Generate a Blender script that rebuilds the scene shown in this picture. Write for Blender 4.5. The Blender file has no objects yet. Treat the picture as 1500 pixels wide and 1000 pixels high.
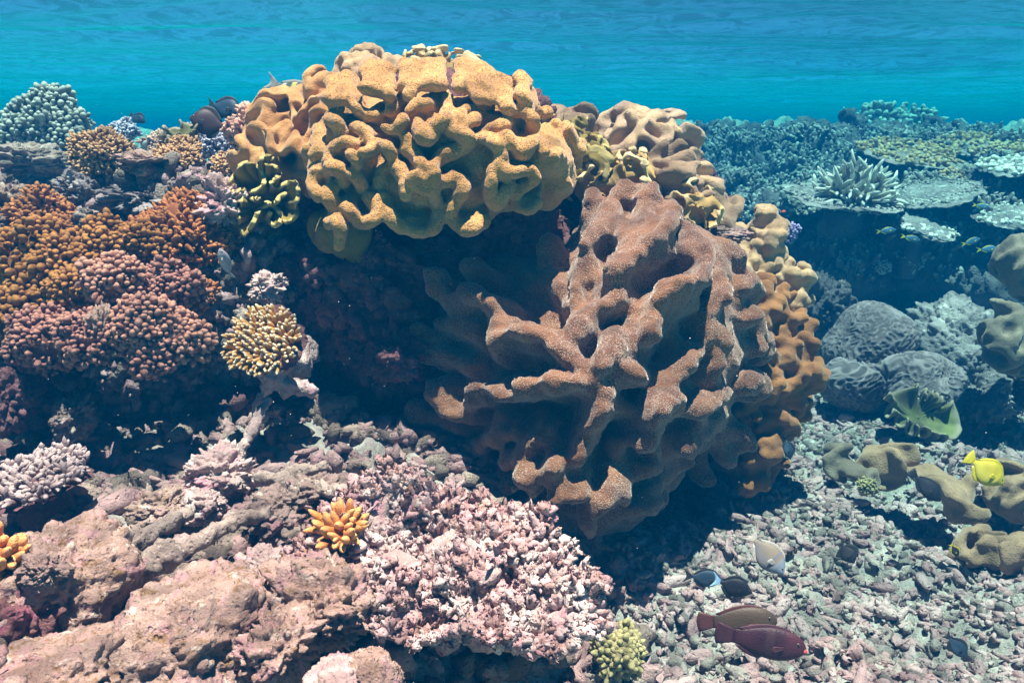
import bpy, bmesh, math, random
import numpy as np

R_ = math.radians
SC = bpy.context.scene
COL = SC.collection
rng = np.random.default_rng(7)
random.seed(7)

# ------------------------------------------------------------------ camera
PITCH = R_(14.6)
LENS = 28.0
FPX = LENS / 36.0 * 1500.0            # focal length in pixels of the 1500 px wide photograph
cam_d = bpy.data.cameras.new("camera")
cam_d.lens = LENS
cam_d.sensor_width = 36.0
cam_d.clip_start = 0.02
cam_d.clip_end = 400.0
cam = bpy.data.objects.new("camera", cam_d)
COL.objects.link(cam)
cam.rotation_euler = (R_(90) - PITCH, 0, 0)
SC.camera = cam
FWD = np.array([0, math.cos(PITCH), -math.sin(PITCH)])
UPV = np.array([0, math.sin(PITCH), math.cos(PITCH)])
RGT = np.array([1.0, 0, 0])


def at(px, py, d):
    """World point seen at photo pixel (px,py) at camera depth d (metres)."""
    return d * FWD + (px - 750.0) / FPX * d * RGT + (500.0 - py) / FPX * d * UPV


def mpp(d):
    return d / FPX


# ------------------------------------------------------------------ light
SUN_DIR = np.array([0.04, -0.09, 0.95])
SUN_DIR = SUN_DIR / np.linalg.norm(SUN_DIR)
sun_d = bpy.data.lights.new("sun", 'SUN')
sun_d.energy = 5.0
sun_d.angle = R_(0.5)
sun_d.color = (1.0, 0.54, 0.46)
sun = bpy.data.objects.new("sun", sun_d)
COL.objects.link(sun)
_el = math.asin(SUN_DIR[2])
_az = math.atan2(SUN_DIR[0], SUN_DIR[1])
from mathutils import Vector, Matrix, Euler
sun.rotation_euler = Vector(tuple(SUN_DIR)).to_track_quat('Z', 'Y').to_euler()
sun.location = (0, 0, 8)

world = bpy.data.worlds.new("World")
SC.world = world
world.use_nodes = True
_nt = world.node_tree
_bg = _nt.nodes["Background"]
_sky = _nt.nodes.new("ShaderNodeTexSky")
_sky.sky_type = 'NISHITA'
_sky.sun_disc = False
_sky.air_density = 0.25
_sky.dust_density = 0.0
_sky.altitude = 1500
_sky.sun_elevation = _el
_sky.sun_rotation = _az
_nt.links.new(_sky.outputs[0], _bg.inputs[0])
_bg.inputs[1].default_value = 0.05

SC.view_settings.view_transform = 'Standard'
SC.view_settings.look = 'None'
SC.view_settings.gamma = 1.0
SC.view_settings.exposure = 2.68
SC.render.engine = 'CYCLES'
cy = SC.cycles
cy.use_denoising = True
cy.max_bounces = 6
cy.diffuse_bounces = 1
cy.glossy_bounces = 2
cy.transmission_bounces = 2
cy.transparent_max_bounces = 8
cy.volume_bounces = 0
cy.caustics_reflective = False
cy.caustics_refractive = False
cy.sample_clamp_indirect = 4.0

# ------------------------------------------------------------------ numpy helpers


def unit(v):
    v = np.asarray(v, float)
    return v / (np.linalg.norm(v, axis=-1, keepdims=True) + 1e-9)


class Waves:
    """Band limited random field: a sum of cosines of one wavelength."""

    def __init__(self, seed, wl, n=14, spread=0.25):
        g = np.random.default_rng(seed)
        d = unit(g.normal(size=(n, 3)))
        k = 2 * np.pi / wl * (1 + spread * (g.random(n) * 2 - 1))
        self.K = (d * k[:, None]).astype(np.float32)
        self.ph = (g.random(n) * 6.283).astype(np.float32)
        self.a = math.sqrt(2.0 / n)
        self.k = 2 * np.pi / wl

    def __call__(self, X, Y=None, Z=None):
        if Y is None:
            X, Y, Z = X[..., 0], X[..., 1], X[..., 2]
        o = np.zeros(np.broadcast(X, Y, Z).shape, np.float32)
        for i in range(len(self.ph)):
            o += np.cos(self.K[i, 0] * X + self.K[i, 1] * Y + self.K[i, 2] * Z + self.ph[i])
        return o * self.a


def fbm(P, seed, wl, octs=4, gain=0.5, mode='n'):
    o = 0
    a = 1.0
    for i in range(octs):
        v = Waves(seed * 31 + i, wl, 12, 0.5)(P)
        if mode == 'b':
            v = np.sqrt(v * v + 0.02) - 0.8
        elif mode == 'r':
            v = np.abs(v) - 0.8
        o = o + a * v
        a *= gain
        wl *= 0.48
    return o


def smin(a, b, k):
    h = np.maximum(k - np.abs(a - b), 0) / k
    return np.minimum(a, b) - h * h * k * 0.25


def smax(a, b, k):
    return -smin(-a, -b, k)


class Field:
    """Signed distance samples on a grid, turned into a mesh by surface nets."""

    def __init__(self, lo, hi, h):
        self.lo = np.asarray(lo, float)
        self.h = h
        self.n = np.maximum(np.ceil((np.asarray(hi) - self.lo) / h).astype(int) + 1, 4)
        self.ax = [(self.lo[i] + h * np.arange(self.n[i])).astype(np.float32) for i in range(3)]
        self.f = np.full(tuple(self.n), 1.0, np.float32)

    def grids(self, sl=None):
        a = self.ax if sl is None else [self.ax[i][sl[i]] for i in range(3)]
        return a[0][:, None, None], a[1][None, :, None], a[2][None, None, :]

    def block(self, lo, hi):
        a = np.clip(np.floor((lo - self.lo) / self.h).astype(int), 0, self.n)
        b = np.clip(np.ceil((hi - self.lo) / self.h).astype(int) + 1, 0, self.n)
        return tuple(slice(a[i], b[i]) for i in range(3))

    def ellipsoid(self, c, r, k=0.03):
        X, Y, Z = self.grids()
        x, y, z = X - np.float32(c[0]), Y - np.float32(c[1]), Z - np.float32(c[2])
        k0 = np.sqrt((x / r[0]) ** 2 + (y / r[1]) ** 2 + (z / r[2]) ** 2)
        k1 = np.sqrt((x / r[0] ** 2) ** 2 + (y / r[1] ** 2) ** 2 + (z / r[2] ** 2) ** 2) + 1e-6
        self.f = smin(self.f, (k0 * (k0 - 1) / k1).astype(np.float32), k)

    def cone(self, a, b, ra, rb, k=0.015):
        a = np.asarray(a, float)
        b = np.asarray(b, float)
        m = max(ra, rb) + k * 1.5 + 2 * self.h
        sl = self.block(np.minimum(a, b) - m, np.maximum(a, b) + m)
        if any(s.stop <= s.start for s in sl):
            return
        X, Y, Z = self.grids(sl)
        ab = b - a
        L = float(ab @ ab) + 1e-9
        t = np.clip(((X - a[0]) * ab[0] + (Y - a[1]) * ab[1] + (Z - a[2]) * ab[2]) / L, 0, 1)
        d = np.sqrt((X - a[0] - t * ab[0]) ** 2 + (Y - a[1] - t * ab[1]) ** 2 + (Z - a[2] - t * ab[2]) ** 2)
        d = d - (ra + (rb - ra) * t)
        self.f[sl] = smin(self.f[sl], d.astype(np.float32), k)

    def blur(self, n):
        f = self.f
        for _ in range(n):
            for ax in range(3):
                sl = lambda a, b: tuple(slice(a, b) if i == ax else slice(None) for i in range(3))
                f[sl(1, -1)] = 0.5 * f[sl(1, -1)] + 0.25 * (f[sl(0, -2)] + f[sl(2, None)])

    def mesh(self):
        f = self.f
        for ax in range(3):
            for e in (0, -1):
                sl = [slice(None)] * 3
                sl[ax] = e
                f[tuple(sl)] = np.maximum(f[tuple(sl)], 1e-3)
        s = f < 0
        n = np.array(f.shape) - 1
        c = np.zeros(tuple(n), np.int8)
        offs = [(i, j, k) for i in (0, 1) for j in (0, 1) for k in (0, 1)]
        for o in offs:
            c += s[o[0]:o[0] + n[0], o[1]:o[1] + n[1], o[2]:o[2] + n[2]]
        act = (c > 0) & (c < 8)
        cells = np.argwhere(act)
        idx = np.full(tuple(n), -1, np.int64)
        idx[act] = np.arange(len(cells))
        acc = np.zeros((len(cells), 3))
        cnt = np.zeros(len(cells))
        for a in offs:
            for ax in range(3):
                if a[ax] == 1:
                    continue
                b = list(a)
                b[ax] = 1
                fa = f[cells[:, 0] + a[0], cells[:, 1] + a[1], cells[:, 2] + a[2]]
                fb = f[cells[:, 0] + b[0], cells[:, 1] + b[1], cells[:, 2] + b[2]]
                m = (fa < 0) != (fb < 0)
                t = np.where(m, fa / (fa - fb + 1e-12), 0)
                p = np.tile(np.array(a, float), (len(cells), 1))
                p[:, ax] = t
                acc[m] += p[m]
                cnt[m] += 1
        V = self.lo + self.h * (cells + acc / np.maximum(cnt, 1)[:, None])
        Q = []
        for ax in range(3):
            u, v = (ax + 1) % 3, (ax + 2) % 3
            sa = [slice(None)] * 3
            sb = [slice(None)] * 3
            sa[ax] = slice(0, -1)
            sb[ax] = slice(1, None)
            A, B = s[tuple(sa)], s[tuple(sb)]
            e = np.argwhere(A != B)
            ok = (e[:, u] > 0) & (e[:, v] > 0) & (e[:, u] < n[u]) & (e[:, v] < n[v])
            e = e[ok]
            fl = A[e[:, 0], e[:, 1], e[:, 2]]

            def ci(du, dv):
                q = e.copy()
                q[:, u] += du
                q[:, v] += dv
                return idx[q[:, 0], q[:, 1], q[:, 2]]
            q = np.stack([ci(-1, -1), ci(0, -1), ci(0, 0), ci(-1, 0)], 1)
            q[~fl] = q[~fl][:, ::-1]
            Q.append(q)
        Q = np.concatenate(Q)
        Q = Q[(Q >= 0).all(1)]
        # keep the largest connected piece
        lab = np.arange(len(V))
        E = np.concatenate([Q[:, [0, 1]], Q[:, [1, 2]], Q[:, [2, 3]]])
        for _ in range(60):
            m = np.minimum(lab[E[:, 0]], lab[E[:, 1]])
            new = lab.copy()
            np.minimum.at(new, E[:, 0], m)
            np.minimum.at(new, E[:, 1], m)
            np.minimum.at(new, lab, new)
            for _k in range(4):
                new = new[new]
            if (new == lab).all():
                break
            lab = new
        big = np.bincount(lab).argmax()
        keep = lab == big
        ren = np.cumsum(keep) - 1
        return V[keep], ren[Q[keep[Q[:, 0]]]]


def vnormals(V, Fa):
    N = np.zeros_like(V)
    if Fa.shape[1] == 4:
        fn = np.cross(V[Fa[:, 2]] - V[Fa[:, 0]], V[Fa[:, 3]] - V[Fa[:, 1]])
    else:
        fn = np.cross(V[Fa[:, 1]] - V[Fa[:, 0]], V[Fa[:, 2]] - V[Fa[:, 0]])
    for i in range(Fa.shape[1]):
        for a in range(3):
            N[:, a] += np.bincount(Fa[:, i], fn[:, a], len(V))
    return unit(N)


def mk(name, V, faces, mat, parent=None, attrs=None, origin='base', smooth=True):
    """Link ONE mesh object. faces: array or list of arrays of tris/quads."""
    V = np.asarray(V, float)
    if not isinstance(faces, list):
        faces = [faces]
    faces = [np.asarray(f) for f in faces if len(f)]
    if isinstance(origin, str):
        o = V.mean(0) if origin == 'mid' else np.array([V[:, 0].mean(), V[:, 1].mean(), V[:, 2].min()])
    else:
        o = np.asarray(origin, float)
    if parent is not None:
        o = np.array(parent.location) if tuple(parent.rotation_euler) == (0, 0, 0) else o
    me = bpy.data.meshes.new(name)
    me.vertices.add(len(V))
    me.vertices.foreach_set("co", (V - o).astype(np.float32).ravel())
    nl = sum(f.size for f in faces)
    nf = sum(len(f) for f in faces)
    me.loops.add(nl)
    me.loops.foreach_set("vertex_index", np.concatenate([f.ravel() for f in faces]).astype(np.int32))
    me.polygons.add(nf)
    tot = np.concatenate([np.full(len(f), f.shape[1]) for f in faces])
    me.polygons.foreach_set("loop_start", np.concatenate([[0], np.cumsum(tot)[:-1]]).astype(np.int32))
    me.polygons.foreach_set("use_smooth", np.full(nf, smooth))
    me.update(calc_edges=True)
    me.validate()
    for k, v in (attrs or {}).items():
        at_ = me.attributes.new(k, 'FLOAT', 'POINT')
        at_.data.foreach_set("value", np.asarray(v, np.float32).ravel())
    if mat:
        me.materials.append(mat)
    ob = bpy.data.objects.new(name, me)
    COL.objects.link(ob)
    if parent is not None:
        ob.parent = parent
    else:
        ob.location = o
    return ob


def tag(o, label=None, cat=None, group=None, kind=None):
    if label:
        o['label'] = label
    if cat:
        o['category'] = cat
    if group:
        o['group'] = group
    if kind:
        o['kind'] = kind
    return o


def empty(name, loc, label, cat, group=None):
    o = bpy.data.objects.new(name, None)
    o.empty_display_size = 0.05
    COL.objects.link(o)
    o.location = tuple(loc)
    return tag(o, label, cat, group)


_ico = {}


def ico(n):
    if n not in _ico:
        bm = bmesh.new()
        bmesh.ops.create_icosphere(bm, subdivisions=n, radius=1.0)
        V = np.array([v.co[:] for v in bm.verts])
        Fa = np.array([[v.index for v in f.verts] for f in bm.faces])
        bm.free()
        _ico[n] = (V, Fa)
    return _ico[n]


def frames(D):
    D = unit(D)
    a = np.where(np.abs(D[:, 2:3]) < 0.9, np.array([[0, 0, 1.0]]), np.array([[1.0, 0, 0]]))
    U = unit(np.cross(a, D))
    return U, np.cross(D, U), D


def blobs(C, D, RU, RV, RL, sub=2, seed=0, lump=0.15):
    """Many deformed ellipsoids: centres C, long axis D, radii."""
    V0, F0 = ico(sub)
    g = np.random.default_rng(seed)
    U, W, D = frames(D)
    n = len(C)
    V = np.zeros((n, len(V0), 3))
    L = np.ones((n, len(V0)))
    if lump:
        for j in range(3):
            k = g.normal(size=(n, 3)) * (1.6 + 0.8 * j)
            L += lump / (1 + 0.4 * j) * np.cos(np.einsum('vi,ni->nv', V0, k) + g.random((n, 1)) * 6.28)
    X = V0[None, :, 0] * L * np.asarray(RU).reshape(-1, 1)
    Y = V0[None, :, 1] * L * np.asarray(RV).reshape(-1, 1)
    Z = V0[None, :, 2] * L * np.asarray(RL).reshape(-1, 1)
    V = C[:, None, :] + X[..., None] * U[:, None, :] + Y[..., None] * W[:, None, :] + Z[..., None] * D[:, None, :]
    Fa = (F0[None] + (np.arange(n) * len(V0))[:, None, None]).reshape(-1, 3)
    return V.reshape(-1, 3), Fa, np.repeat(np.arange(n), len(V0))


def fingers(B, D, L, r0, r1, sides=7, bend=0.15, seed=0, lump=0.08,
            ts=(0, 0.3, 0.55, 0.78, 0.92, 1.0), rp=(1, 1, 1, 0.95, 0.66, 0.06)):
    """Many tapered round-ended fingers. Returns V, F(list), tip attribute, id."""
    g = np.random.default_rng(seed)
    n = len(B)
    U, W, D = frames(D)
    L = np.broadcast_to(np.asarray(L, float), (n,))
    r0 = np.broadcast_to(np.asarray(r0, float), (n,))
    r1 = np.broadcast_to(np.asarray(r1, float), (n,))
    ts = np.array(ts)
    rp = np.array(rp)
    bv = (g.normal(size=(n, 1)) * U + g.normal(size=(n, 1)) * W) * bend
    ctr = B[:, None] + (D[:, None] * ts[None, :, None] + bv[:, None] * (ts ** 2)[None, :, None]) * L[:, None, None]
    rad = (r0[:, None] + (r1 - r0)[:, None] * ts[None]) * rp[None] * (1 + lump * g.normal(size=(n, len(ts))))
    th = np.arange(sides) / sides * 2 * np.pi
    ring = U[:, None, None] * np.cos(th)[None, None, :, None] + W[:, None, None] * np.sin(th)[None, None, :, None]
    V = ctr[:, :, None] + ring * rad[:, :, None, None]
    nr = len(ts)
    i, j = np.meshgrid(np.arange(nr - 1), np.arange(sides), indexing='ij')
    q = np.stack([i * sides + j, i * sides + (j + 1) % sides, (i + 1) * sides + (j + 1) % sides, (i + 1) * sides + j], -1).reshape(-1, 4)
    Q = (q[None] + (np.arange(n) * nr * sides)[:, None, None]).reshape(-1, 4)
    tip = np.broadcast_to(ts[None, :, None], (n, nr, sides)).ravel()
    return V.reshape(-1, 3), Q, tip, np.repeat(np.arange(n), nr * sides)


def fib(n, axis, cosmin, seed=0, jit=0.4):
    g = np.random.default_rng(seed)
    i = np.arange(n) + 0.5 + jit * g.normal(size=n)
    z = 1 - (1 - cosmin) * np.clip(i / n, 0, 1)
    ph = np.pi * (1 + 5 ** 0.5) * np.arange(n) + jit * g.normal(size=n) * 0.4
    s = np.sqrt(np.maximum(0, 1 - z * z))
    U, W, D = frames(np.array([axis], float))
    return s[:, None] * np.cos(ph)[:, None] * U + s[:, None] * np.sin(ph)[:, None] * W + z[:, None] * D


# ------------------------------------------------------------------ materials
MATS = {}


class NT:
    def __init__(self, name):
        self.m = bpy.data.materials.new(name)
        self.m.use_nodes = True
        self.t = self.m.node_tree
        self.b = self.t.nodes["Principled BSDF"]
        self.out = self.t.nodes["Material Output"]
        tc = self.t.nodes.new("ShaderNodeTexCoord")
        self.co = tc.outputs["Object"]

    def n(self, typ, **kw):
        x = self.t.nodes.new(typ)
        for k, v in kw.items():
            setattr(x, k, v)
        return x

    def l(self, a, b):
        self.t.links.new(a, b)

    def noise(self, scale, detail=4, rough=0.55, dist=0.0):
        x = self.n("ShaderNodeTexNoise")
        x.inputs["Scale"].default_value = scale
        x.inputs["Detail"].default_value = detail
        x.inputs["Roughness"].default_value = rough
        x.inputs["Distortion"].default_value = dist
        self.l(self.co, x.inputs["Vector"])
        return x.outputs["Fac"]

    def voro(self, scale, feature='F1', rnd=1.0):
        x = self.n("ShaderNodeTexVoronoi", feature=feature)
        x.inputs["Scale"].default_value = scale
        x.inputs["Randomness"].default_value = rnd
        self.l(self.co, x.inputs["Vector"])
        return x

    def ramp(self, fac, a, b, lo=0.0, hi=1.0):
        x = self.n("ShaderNodeMapRange")
        x.interpolation_type = 'SMOOTHSTEP'
        x.inputs["From Min"].default_value = a
        x.inputs["From Max"].default_value = b
        x.inputs["To Min"].default_value = lo
        x.inputs["To Max"].default_value = hi
        self.l(fac, x.inputs["Value"])
        return x.outputs["Result"]

    def mix(self, fac, a, b):
        x = self.n("ShaderNodeMix", data_type='RGBA')
        if isinstance(fac, (int, float)):
            x.inputs[0].default_value = fac
        else:
            self.l(fac, x.inputs[0])
        for s, v in ((6, a), (7, b)):
            if isinstance(v, (tuple, list)):
                x.inputs[s].default_value = (*v[:3], 1)
            else:
                self.l(v, x.inputs[s])
        return x.outputs[2]

    def math(self, op, a, b=0.0):
        x = self.n("ShaderNodeMath", operation=op)
        for i, v in enumerate((a, b)):
            if isinstance(v, (int, float)):
                x.inputs[i].default_value = v
            else:
                self.l(v, x.inputs[i])
        return x.outputs[0]

    def attr(self, name):
        x = self.n("ShaderNodeAttribute")
        x.attribute_name = name
        return x.outputs["Fac"]

    def bump(self, h, strength=0.5, dist=0.01, prev=None):
        x = self.n("ShaderNodeBump")
        x.inputs["Strength"].default_value = strength
        x.inputs["Distance"].default_value = dist
        self.l(h, x.inputs["Height"])
        if prev is not None:
            self.l(prev, x.inputs["Normal"])
        return x.outputs["Normal"]

    def done(self, col, rough=0.8, normal=None, spec=0.2, sheen=0.0, sheen_col=None):
        b = self.b
        if isinstance(col, (tuple, list)):
            b.inputs["Base Color"].default_value = (*col[:3], 1)
        else:
            self.l(col, b.inputs["Base Color"])
        b.inputs["Roughness"].default_value = rough
        b.inputs["Specular IOR Level"].default_value = spec
        if sheen:
            b.inputs["Sheen Weight"].default_value = sheen
            b.inputs["Sheen Roughness"].default_value = 0.45
            if sheen_col:
                b.inputs["Sheen Tint"].default_value = (*sheen_col, 1)
        if normal is not None:
            self.l(normal, b.inputs["Normal"])
        return self.m


def leather_mat(name, c1, c2, dot, dscale=230, dots=0.5, sheen=0.35, bump=0.5):
    """Leather coral skin: soft colour drift and a stipple of tiny polyps."""
    t = NT(name)
    base = t.mix(t.ramp(t.noise(7, 3), 0.35, 0.65), c1, c2)
    v = t.voro(dscale)
    d = t.ramp(v.outputs["Distance"], 0.52, 0.12)
    patch = t.ramp(t.noise(16, 3), 0.3, 0.62, 0.25, 1.0)
    f = t.math('MULTIPLY', t.math('MULTIPLY', d, patch), dots)
    col = t.mix(f, base, dot)
    hgt = t.math('ADD', t.math('MULTIPLY', d, 0.6), t.noise(60, 3))
    return t.done(col, 0.75, t.bump(hgt, bump, 0.004), 0.2, sheen, (1.0, 0.85, 0.75))


def rock_mat(name, c1, c2, pink=(0.42, 0.20, 0.24), white=(0.62, 0.55, 0.47), alg=(0.10, 0.075, 0.05),
             pk=0.5, wh=0.5, al=0.5, sc=1.0, bump=0.8, attr=None):
    """Reef limestone: drifts of grey and tan, coralline crust, bleached and algal patches, pits."""
    t = NT(name)
    col = t.mix(t.ramp(t.noise(7 * sc, 6, 0.6), 0.36, 0.64), c1, c2)
    col = t.mix(t.math('MULTIPLY', t.ramp(t.noise(13 * sc, 7, 0.65, 0.3), 0.62 - 0.16 * pk, 0.70 - 0.12 * pk), 0.8), col, pink)
    col = t.mix(t.math('MULTIPLY', t.ramp(t.noise(19.7 * sc, 6, 0.7, 0.2), 0.64 - 0.14 * wh, 0.74 - 0.12 * wh), 0.85), col, white)
    col = t.mix(t.math('MULTIPLY', t.ramp(t.noise(31.3 * sc, 6, 0.7, 0.4), 0.66 - 0.16 * al, 0.76 - 0.14 * al), 0.8), col, alg)
    fine = t.noise(140 * sc, 4, 0.7)
    col = t.mix(t.ramp(fine, 0.52, 0.72, 0, 0.7), col, (c1[0] * 0.45, c1[1] * 0.42, c1[2] * 0.42))
    if attr:
        a = t.attr(attr)
        col = t.mix(t.ramp(a, 0.0, 0.35, 0.75, 0.0), col, (c1[0] * 0.4, c1[1] * 0.42, c1[2] * 0.42))
        col = t.mix(t.ramp(a, 0.7, 1.0, 0.0, 0.8), col, white)
        col = t.mix(t.ramp(a, 0.43, 0.47, 0.0, 0.6), col, pink) if pk > 0 else col
    v = t.voro(55 * sc)
    pit = t.ramp(v.outputs["Distance"], 0.10, 0.35)
    h = t.math('ADD', t.math('MULTIPLY', t.noise(38 * sc, 8, 0.68), 1.0), t.math('MULTIPLY', pit, 0.35))
    h = t.math('ADD', h, t.math('MULTIPLY', fine, 0.35))
    return t.done(col, 0.9, t.bump(h, bump, 0.02 / sc), 0.12)


def finger_mat(name, base, tip, t0=0.6, t1=1.0, var=0.35, alt=None, sheen=0.1):
    t = NT(name)
    alt = alt or tuple(c * 0.6 for c in base)
    c = t.mix(t.ramp(t.noise(9, 3), 0.35, 0.65, 0, 1), base, alt)
    c = t.mix(t.math('MULTIPLY', t.attr("rnd"), var), c, tuple(x * 0.45 for x in base))
    c = t.mix(t.ramp(t.attr("tip"), t0, t1), c, tip)
    v = t.voro(300)
    return t.done(c, 0.75, t.bump(t.math('ADD', t.ramp(v.outputs["Distance"], 0.5, 0.1), t.noise(120, 3)), 0.45, 0.003), 0.2, sheen)


def plain_mat(name, c1, c2, sc=20, rough=0.6, bump=0.3, spec=0.3):
    t = NT(name)
    n = t.noise(sc, 4)
    return t.done(t.mix(t.ramp(n, 0.3, 0.7), c1, c2), rough, t.bump(n, bump, 0.004), spec)


M = MATS
M['yellow'] = leather_mat("leather_yellow", (0.58, 0.32, 0.10), (0.43, 0.225, 0.06), (0.17, 0.08, 0.025), 230, 0.7, 0.6, 0.9)
M['yellow_pale'] = leather_mat("leather_pale_yellow", (0.58, 0.30, 0.11), (0.46, 0.22, 0.07), (0.22, 0.11, 0.04), 240, 0.6, 0.5)
M['tan'] = leather_mat("leather_tan", (0.30, 0.19, 0.115), (0.23, 0.15, 0.085), (0.14, 0.08, 0.045), 170, 0.5, 0.35)
M['tan_top'] = leather_mat('leather_cream_tan', (0.56, 0.36, 0.20), (0.46, 0.30, 0.22), (0.24, 0.14, 0.09), 170, 0.5, 0.35)
M['hump'] = leather_mat('leather_pale_tan', (0.50, 0.32, 0.17), (0.40, 0.25, 0.14), (0.20, 0.11, 0.05), 240, 0.6, 0.5)
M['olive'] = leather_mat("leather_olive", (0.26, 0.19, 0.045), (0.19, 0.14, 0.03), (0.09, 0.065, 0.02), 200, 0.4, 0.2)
M['brown'] = leather_mat("leather_brown", (0.205, 0.080, 0.028), (0.115, 0.043, 0.021), (0.84, 0.60, 0.46), 280, 0.66, 0.7, 0.9)
M['orange'] = leather_mat("leather_orange_brown", (0.30, 0.13, 0.038), (0.20, 0.085, 0.028), (0.16, 0.06, 0.02), 200, 0.45, 0.35)
M['green_grey'] = leather_mat("leather_green_grey", (0.20, 0.165, 0.12), (0.15, 0.12, 0.09), (0.09, 0.075, 0.06), 160, 0.4, 0.3)
M['rock'] = rock_mat("reef_rock", (0.24, 0.17, 0.15), (0.36, 0.26, 0.23), al=0.7)
M['rock_dark'] = rock_mat("reef_rock_dark", (0.14, 0.065, 0.07), (0.22, 0.11, 0.11), pink=(0.32, 0.10, 0.15), white=(0.36, 0.27, 0.25), wh=0.2, pk=0.6)  # dark purple rock, reddened so its colour carries the maroon of the shadows
M['rock_pale'] = rock_mat("reef_rock_pale", (0.37, 0.25, 0.205), (0.52, 0.37, 0.31), pink=(0.54, 0.31, 0.33), white=(0.80, 0.70, 0.60), alg=(0.24, 0.14, 0.05), wh=0.6, al=0.8, pk=0.7, sc=1.5, bump=1.0)
M['branch'] = rock_mat('dead_branch', (0.30, 0.23, 0.20), (0.44, 0.35, 0.30), pink=(0.46, 0.26, 0.30), white=(0.68, 0.60, 0.54), wh=0.5, pk=0.4, sc=1.6)
M['rock_pink'] = rock_mat("reef_rock_pink", (0.52, 0.36, 0.34), (0.60, 0.46, 0.42), pink=(0.62, 0.30, 0.36), white=(0.85, 0.76, 0.70), alg=(0.28, 0.15, 0.06), wh=0.8, pk=0.8, sc=1.4)
M['rock_blue'] = rock_mat("reef_rock_grey", (0.22, 0.18, 0.185), (0.36, 0.305, 0.30), pink=(0.36, 0.25, 0.28), white=(0.66, 0.58, 0.56), wh=0.6, pk=0.1, sc=0.7)
M['rock_far'] = rock_mat('reef_rock_far', (0.10, 0.08, 0.085), (0.17, 0.14, 0.145), pink=(0.2, 0.13, 0.14), white=(0.36, 0.31, 0.31), wh=0.35, pk=0.1, sc=0.7)  # albedo lowered to stand in for shadow on the far reef face
M['rubble'] = rock_mat("coral_rubble", (0.36, 0.30, 0.27), (0.53, 0.46, 0.41), pink=(0.52, 0.28, 0.30), white=(0.82, 0.78, 0.72), wh=0.5, pk=0.35, sc=1.3, bump=1.0, attr="tone")
M['gravel'] = rock_mat('coral_gravel', (0.30, 0.215, 0.18), (0.44, 0.34, 0.28), pink=(0.44, 0.24, 0.26), white=(0.66, 0.56, 0.48), wh=0.4, pk=0.5, al=0.7, sc=1.4, bump=1.0, attr='tone')
M['sand'] = rock_mat("rubble_bed", (0.30, 0.27, 0.24), (0.44, 0.40, 0.36), wh=0.4, pk=0.2, sc=1.6)


# ------------------------------------------------------------------ builders
def ell(px, py, d, rx, ry, rz):
    """ellipsoid: photo pixel centre, depth, radii given in photo pixels (x,z) and metres (depth)"""
    return at(px, py, d), np.array([rx * mpp(d), ry, rz * mpp(d)])


def ell_field(es, vox, pad, k=0.04):
    lo = np.min([c - r for c, r in es], 0) - pad
    hi = np.max([c + r for c, r in es], 0) + pad
    fd = Field(lo, hi, vox)
    for c, r in es:
        fd.ellipsoid(c, r, k)
    return fd


def leather(name, es, mat, wl=0.2, w=0.024, H=0.06, vox=0.008, seed=1, warp=0.03, fine=0.0015, k=0.04, lean=0.006, undul=0.018):
    """Folded leather coral: a core from which thick rounded folds stand up along a meandering line."""
    es = [ell(*e) for e in es]
    fd = ell_field(es, vox, H * 1.7 + 0.03, k)
    X, Y, Z = fd.grids()
    b = fd.f = (fd.f - undul * Waves(seed + 3, 0.26, 10)(X, Y, Z)).astype(np.float32)
    gx, gy, gz = np.gradient(b, np.float32(vox))
    gl = np.sqrt(gx * gx + gy * gy + gz * gz) + 1e-3
    bb = b / gl                                   # project every sample on the core, so folds stand upright
    Px, Py, Pz = X - bb * gx / gl, Y - bb * gy / gl, Z - bb * gz / gl
    wv = [Waves(seed * 7 + i, wl * 2.2, 8) for i in range(3)]
    # folds lean and curl a little towards their crest
    q = np.clip(b / H, 0, 1.4)
    Pw = [p + warp * v(Px, Py, Pz) + lean * q * q * u(X, Y, Z) for p, v, u in
          zip((Px, Py, Pz), wv, [Waves(seed * 7 + 20 + i, wl * 1.2, 8) for i in range(3)])]
    wn = Waves(seed, wl, 14, 0.3)
    n = wn(*Pw)
    nx, ny, nz = np.gradient(n, np.float32(vox))
    n = np.abs(n) / np.maximum(np.sqrt(nx * nx + ny * ny + nz * nz), 0.35 * wn.k)
    hh = H * (1 + 0.35 * np.clip(Waves(seed + 5, wl * 1.3, 8)(Px, Py, Pz), -1.5, 1.5))
    crest = np.sqrt(n * n + (b - hh + w) ** 2) - w * (1 + 0.18 * Waves(seed + 6, wl * 0.8, 8)(Px, Py, Pz))
    sheet = smin(smax(n - w * 0.62, b - hh + w, 0.01), crest, w * 0.6)
    f = smin(b, sheet, w * 1.0).astype(np.float32)
    for _ in range(2):
        for ax in range(3):
            f[tuple(slice(1, -1) if i == ax else slice(None) for i in range(3))] = 0.5 * f[tuple(slice(1, -1) if i == ax else slice(None) for i in range(3))] + 0.25 * (
                f[tuple(slice(0, -2) if i == ax else slice(None) for i in range(3))] + f[tuple(slice(2, None) if i == ax else slice(None) for i in range(3))])
    fd.f = f
    V, Q = fd.mesh()
    N = vnormals(V, Q)
    V = V + N * (fine * (Waves(seed + 9, 0.06, 10)(V) + 0.5 * Waves(seed + 10, 0.025, 10)(V)))[:, None]
    ix = np.clip(np.round((V - fd.lo) / vox).astype(int), 0, fd.n - 1)
    tip = np.clip(b[ix[:, 0], ix[:, 1], ix[:, 2]] / (1.15 * H), 0, 1)
    return mk(name, V, Q, mat, None, {"tip": tip, "rnd": np.zeros(len(V))})


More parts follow.
